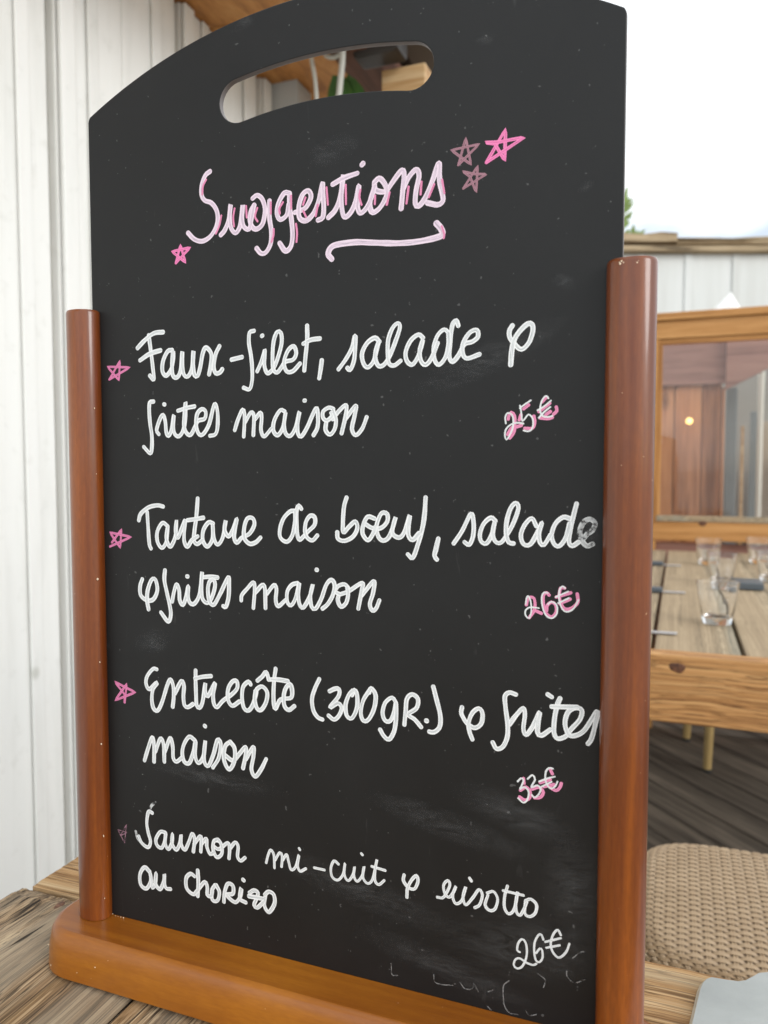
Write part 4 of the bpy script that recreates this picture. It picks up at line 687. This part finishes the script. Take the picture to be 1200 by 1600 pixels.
 ('W','white','mi',2.0,[[(-39.5,57.6),(-38.1,62.7),(-36.3,66.2),(-34.1,63.4),(-33.8,55.5)],[(-33.3,60.4),(-30.1,65.7),(-28.4,63.7),(-28.9,57.2)],[(-28,61.4),(-25.4,65.4),(-24.1,61.3),(-22.4,56.5),(-19.3,59),(-17.1,66.5),(-18,60.1),(-16.3,56.8),(-12.5,59.1)],[(-16.9,70.7),(-16.4,70)]]),
 ('W','white','-cuit',1.93,[[(-6.9,60.7),(-0.2,60.6)],[(8.9,65.9),(6.1,67.3),(4,62.7),(4.8,57.4),(8.5,56.2),(11.8,60.3),(13.1,67.1),(12.6,60.5),(15.1,57.1),(18.3,61.6),(19.2,66.3),(18.7,60.9),(20.8,57.8),(24,61.9),(25.2,67.5),(24.4,61.2),(27.2,57.9),(30.4,60.9),(33.2,73.2),(32,66.5),(32,60.4),(34.4,58.6),(37.7,61.7)],[(23.5,74.9),(24.2,74.3)],[(30,68.5),(38.3,67.7)]]),
 ('W','white','looped ampersand sign before risotto',2.3,[[(49.8,67.3),(49.4,63.9),(52.3,60.5),(56,60.4),(58.1,65.2),(57.2,68.3),(54.4,65.3),(51.9,60),(51.5,54.6)]]),
 ('W','white','risotto',1.93,[[(69.5,58.3),(73.2,59.1),(76.7,66.5),(75.5,69.1),(73.1,65.8),(74,61.2),(76.4,59.7),(78.8,63),(80.3,66.9),(78.4,61.3),(80,56.9),(83.5,59.2),(85.9,67.6),(84.3,61.7),(85.9,57.3),(89.8,62.1),(93.3,67.5),(95.2,64.8),(93.7,59),(91,56.8)],[(88,72.9),(89,71.5)],[(97.9,66.5),(101.4,68),(103.7,64.2),(102.2,58.4),(99.2,57),(96.8,59.6),(98.3,65.4)],[(109,72.6),(107.5,66.5),(107.5,60.3),(109.8,57.3),(112.8,60.6),(114.6,70.6),(113.6,64.6),(114,59.3),(115.9,57.8),(118.1,61.8),(119.5,65.9)],[(118.8,66.5),(121.7,67.9),(124.7,65.4),(124,60.7),(121.1,58.2),(118.5,59.5),(118.8,65.7)],[(106.7,69.6),(117.6,69.2)]]),
 ('W','white','au',2.93,[[(-126.3,35.3),(-130.3,37.5),(-134,32.1),(-133.6,25.2),(-129.1,23.5),(-125.4,29.4),(-126.1,34.9),(-124.9,29.5),(-124.5,24.9),(-121.9,28.4),(-121.2,35.4),(-121.9,28.4),(-118.4,25.2),(-115.3,30.6),(-114.7,35.8),(-114.8,29.8),(-113.4,26.7),(-110.2,26.9)]]),
 ('W','white','choRizo',2.77,[[(-91.6,39),(-94.5,40.1),(-97.9,36.5),(-97.6,29.9),(-92.8,27),(-89.8,29.7)],[(-89.1,43.3),(-88.8,35.8),(-89.4,26.5)],[(-89.1,30.7),(-84,36.8),(-82.1,33.8),(-82.2,28.8),(-79.4,28.5),(-78.4,32.1)],[(-76.4,36.2),(-78.8,32),(-78.4,26.2),(-74.7,26.6),(-73.2,32.3),(-75.5,36.4)],[(-70,26.7),(-69.4,33),(-67,38.9),(-63.3,38.4),(-63.4,33.4),(-68,31.7),(-63.4,28.5),(-60.7,28.7),(-57.9,32.9),(-57.3,37.9),(-58.3,31.2),(-54.2,29.6)],[(-56,43.8),(-55.4,43.4)],[(-51.4,36.3),(-48.2,38.5),(-45.5,37.5),(-46.5,33.6),(-48.3,29.2),(-46.1,28),(-42,32.1)],[(-51.9,34.1),(-42.4,34.5)],[(-40.2,37.3),(-41.1,30.7),(-38,26.9),(-34,33),(-34.4,38.5),(-37.9,39.8),(-40.6,37.3)]]),
 ('W','white','price 26 € of the salmon dish',1.35,[[(116,37.4),(114.6,38.1),(115.1,42),(117.1,44.8),(118.9,43.7),(119.8,39.8),(119.4,34.7),(117.3,29.6),(114.5,27.9),(112.8,29.4),(113.6,32.5),(116,33.9),(119.7,32.3),(123.3,31.9),(124.9,33)],[(128.5,47.1),(127.5,49.6),(125.9,49),(123.9,44.4),(123.8,38.6),(124.8,34.7),(126.6,34.3),(128.2,37.2),(127.9,41.2),(126.7,41.8),(124.8,38.9)],[(137.6,51.6),(136,54.1),(133.7,51.2),(132.4,46),(133.4,41.7),(136.2,39.1),(138.5,40.4),(140.8,43.8),(142.1,48)],[(129.5,46.1),(137.6,50)],[(130.1,43),(137.1,46)]]),
 ('R','ghostw','half erased white scribble along the bottom of the board',0.68,[[(42,13.3),(42.5,6.9),(45.9,7.2)],[(67.6,13),(68.2,8.9),(72.4,8.4),(78.7,9.5)],[(82.9,12.1),(86,9.2),(90.2,10.7),(90.7,13.5),(93.3,9.4)],[(98.8,10.8),(101.4,12.5)],[(110.3,19.9),(107.4,16.6),(107.2,10.4),(107.9,5.4),(110.5,2),(115.4,2.1)],[(119.3,5.8),(121.3,3.3),(125.2,4.8)],[(141.1,33.9),(141.1,30),(144.9,27.4),(150,30.2)],[(98.4,2.5),(100.4,0.9)],[(125.9,27.7),(129.8,25.2),(128.9,20.9)],[(143.8,40.5),(148.4,45),(152.1,45.4)]]),
]

def writing():
    lift = .0
    for kind, mat, lab, wd, strokes in WRITING:
        bm = bmesh.new(); uvl = bm.loops.layers.uv.new('UVMap')
        for st in strokes:
            V_ = [Vector((x/1000, z/1000)) for x, z in st]; hw = wd/2000*((.94 if wd > 2.3 else .84) if kind != 'T' else .9)
            P = catmull(V_, .0009) if kind != 'T' else [V_[i].lerp(V_[i+1], k/8) for i in range(len(V_)-1) for k in range(8)]+[V_[-1]]
            if len(P) < 2: continue
            lift += 1.2e-6
            cum = 0.; rows = []; n = len(P); tot = sum((P[i+1]-P[i]).length for i in range(n-1))
            rx = random.uniform(0, 50)
            T0 = (P[1]-P[0]).normalized(); T1 = (P[-1]-P[-2]).normalized()
            seq = []
            for k in (4, 3, 2, 1):
                q = math.cos(k*math.pi/8-math.pi/2) if 0 else 1-k/4; seq.append((P[0]-T0*hw*math.sqrt(max(0, 1-q*q))*1.0, max(.08, q)**.5 if k == 4 else math.sqrt(1-(k/4)**2*.98), T0))
            seq = [(P[0]-T0*hw*k/4, math.sqrt(max(.02, 1-(k/4)**2)), T0) for k in (4, 3, 2, 1)]
            for i in range(n):
                T = (P[min(i+1, n-1)]-P[max(i-1, 0)])
                if T.length < 1e-9: T = T0
                seq.append((P[i], 1., T.normalized()))
            seq += [(P[-1]+T1*hw*k/4, math.sqrt(max(.02, 1-(k/4)**2)), T1) for k in (1, 2, 3, 4)]
            last = None; N = len(seq)
            for i, (p, s_, T) in enumerate(seq):
                nr = Vector((-T.y, T.x)); ww = hw*s_*(1+.17*noise.noise(Vector((cum*120, rx, 0))))
                if last is not None: cum += (p-pp_).length
                pp_ = p; z = (1.5e-5+1e-5*i/N) if (kind == 'A' and 'price' in lab) else 2.4e-4 if kind == 'A' else 4e-5 + lift + 4e-5*i/N
                row = []
                for e, dz in ((-1, 0), (-.6, 0), (.6, 0), (1, 0)):
                    jag = 1+.025*noise.noise(Vector((cum*900, rx+e*7, 3))) if abs(e) == 1 else 1
                    row.append((bm.verts.new((p.x+nr.x*ww*e*jag, -(z+dz), p.y+nr.y*ww*e*jag)), cum*300+rx, e))
                if last is not None:
                    for q in range(3):
                        a, b, c, d = last[q], last[q+1], row[q+1], row[q]
                        try: f = bm.faces.new((a[0], b[0], c[0], d[0]))
                        except ValueError: continue
                        for lp, src in zip(f.loops, (a, b, c, d)): lp[uvl].uv = (src[1], src[2])
                last = row
        me = bpy.data.meshes.new('writing'); bm.to_mesh(me); bm.free()
        nm = {'W': 'written_word', 'T': 'drawn_star', 'A': 'shading_strokes', 'U': 'underline', 'R': 'erased_writing'}[kind]
        o = link(nm, me, M['p_'+mat]); on_panel(o)
        if kind == 'R': o['kind'] = 'stuff'
        if lab: o['label'] = ('white handwriting: ' if (kind == 'W' and mat == 'white') else '') + lab
        me.name = nm
        if lift > 1e-4: lift = 0
writing()

# chalk smudges, specks and chips
t = NT('chalk_smudge'); uv = t.n('ShaderNodeUVMap'); ln = t.n('ShaderNodeVectorMath', operation='LENGTH'); t.l(uv.outputs[0], ln.inputs[0])
n = t.noise(t.coord(scale=(.4, 1, 1.5), rnd=False), 110, 6, .72, 2.0)
fall = t.ramp(ln.outputs['Value'], [(.0, (1, 1, 1)), (.95, (0, 0, 0))])
t.set(Base_Color=(.62, .64, .66), Roughness=.9, Alpha=t.math('MULTIPLY', t.math('MULTIPLY', fall, t.ramp(n, [(.38, (.0,)*3), (.7, (1,)*3)])), .08)); M['smudge'] = t.m
def smudge(c, rx, rz, rot, y):
    bm = bmesh.new(); uvl = bm.loops.layers.uv.new('UVMap'); k = 24; cv = bm.verts.new((c[0], y, c[2])); ring = []
    for i in range(k):
        a = 2*math.pi*i/k; u, v_ = rx*math.cos(a), rz*math.sin(a); ring.append(bm.verts.new((c[0]+u*math.cos(rot)-v_*math.sin(rot), y, c[2]+u*math.sin(rot)+v_*math.cos(rot))))
    for i in range(k):
        f = bm.faces.new((cv, ring[i], ring[(i+1) % k])); A0, A1 = 2*math.pi*i/k, 2*math.pi*(i+1)/k
        for lp, q in zip(f.loops, ((0, 0), (math.cos(A0), math.sin(A0)), (math.cos(A1), math.sin(A1)))): lp[uvl].uv = q
    me = bpy.data.meshes.new('chalk_smudge'); bm.to_mesh(me); bm.free(); on_panel(link('chalk_smudge', me, M['smudge']))
for i, (c, rx, rz, rot) in enumerate((
    ((-0.1210, 0.0000, 0.1886), .017, .008, .3), ((-0.1176, 0.0000, 0.1839), .009, .004, .4), ((0.0755, 0.0000, 0.1004), .055, .010, -.2), ((-0.0782, 0.0000, 0.1050), .06, .007, -.05),
    ((0.1111, 0.0000, 0.1134), .04, .012, -.25), ((0.0216, 0.0000, 0.0530), .07, .012, -.2), ((0.1187, 0.0000, 0.0406), .05, .022, .1), ((0.1490, 0.0000, 0.2659), .006, .010, .1), ((-0.0495, 0.0000, 0.5548), .010, .004, .3),
    ((0.0072, 0.0000, 0.4752), .018, .009, .2), ((0.0955, 0.0000, 0.3556), .05, .01, .4), ((0.0721, 0.0000, 0.0188), .06, .010, -.2), ((0.1451, 0.0000, 0.0779), .02, .03, .1), ((0.1454, 0.0000, 0.4377), .005, .003, .5), ((0.1354, 0.0000, 0.3919), .008, .004, -.4), ((0.0937, 0.0000, 0.5189), .006, .004, 0))):
    smudge(c, rx, rz, rot, -.00001-i*1.5e-6)
bm = bmesh.new(); random.seed(21)
for k in range(40):
    if k < 28: x = random.uniform(-.15, .15); z = random.uniform(.01, .12)
    else: x = random.uniform(-.15, .15); z = random.uniform(.02, .50)
    r_ = random.uniform(.0001, .00026); a0_ = random.random()*6
    if abs(z-.515) < .02 and abs(x) < .07: continue
    bm.faces.new([bm.verts.new((x+r_*math.cos(a0_+a)*random.uniform(.6, 1.5), -.00003, z+r_*math.sin(a0_+a)*random.uniform(.6, 1.6))) for a in [q*math.pi/3 for q in range(6)]])
me = bpy.data.meshes.new('chalk_specks'); bm.to_mesh(me); bm.free(); M['speck'] = plain('chalk_speck', (.20, .205, .205), .9); o = on_panel(link('chalk_specks', me, M['speck'])); o['kind'] = 'stuff'
# pale chips where the varnish has come off
M['chip'] = plain('bare_wood_chip', (.80, .66, .48), .8)
def chips(name, pts, parent, rad):
    bm = bmesh.new()
    for p in pts:
        c = Vector(p); r_ = rad*random.uniform(.5, 1.2); vs = []
        bmesh.ops.create_icosphere(bm, subdivisions=1, radius=r_, matrix=Matrix.Translation(c) @ Matrix.Diagonal((random.uniform(.6, 1.6), .35, random.uniform(.5, 1.5), 1)))
    o = toB(done(name, bm, M['chip'], parent)); o['kind'] = 'stuff'; return o
pts = [(.168+.0119*math.cos(a)*.99, -.0035-.0084*abs(math.sin(a)), .3963+random.uniform(-.0012, .0010)) for a in (4.25, 4.35, 4.42, 4.9, 5.0, 4.3, 4.95)]
pts += [(-.1566+random.uniform(-.0002, .0002), -.0075+random.uniform(-.0008, .0006), 0.01+i*.055+random.uniform(-.01, .01)) for i in range(7)]
pts += [(-.1955+random.uniform(-.001, .003), -.014-.0018*i, TT+.004+random.uniform(0, .010)) for i in range(4)]
pts += [(random.uniform(-.18, -.05), -.0322, TT+random.uniform(.004, .02)) for i in range(4)]
pts += [(-.158+.0022*i, -.0015, .0006+.0008*(i < 2)) for i in range(6)]
chips('varnish_chips', pts, mb, .0005)
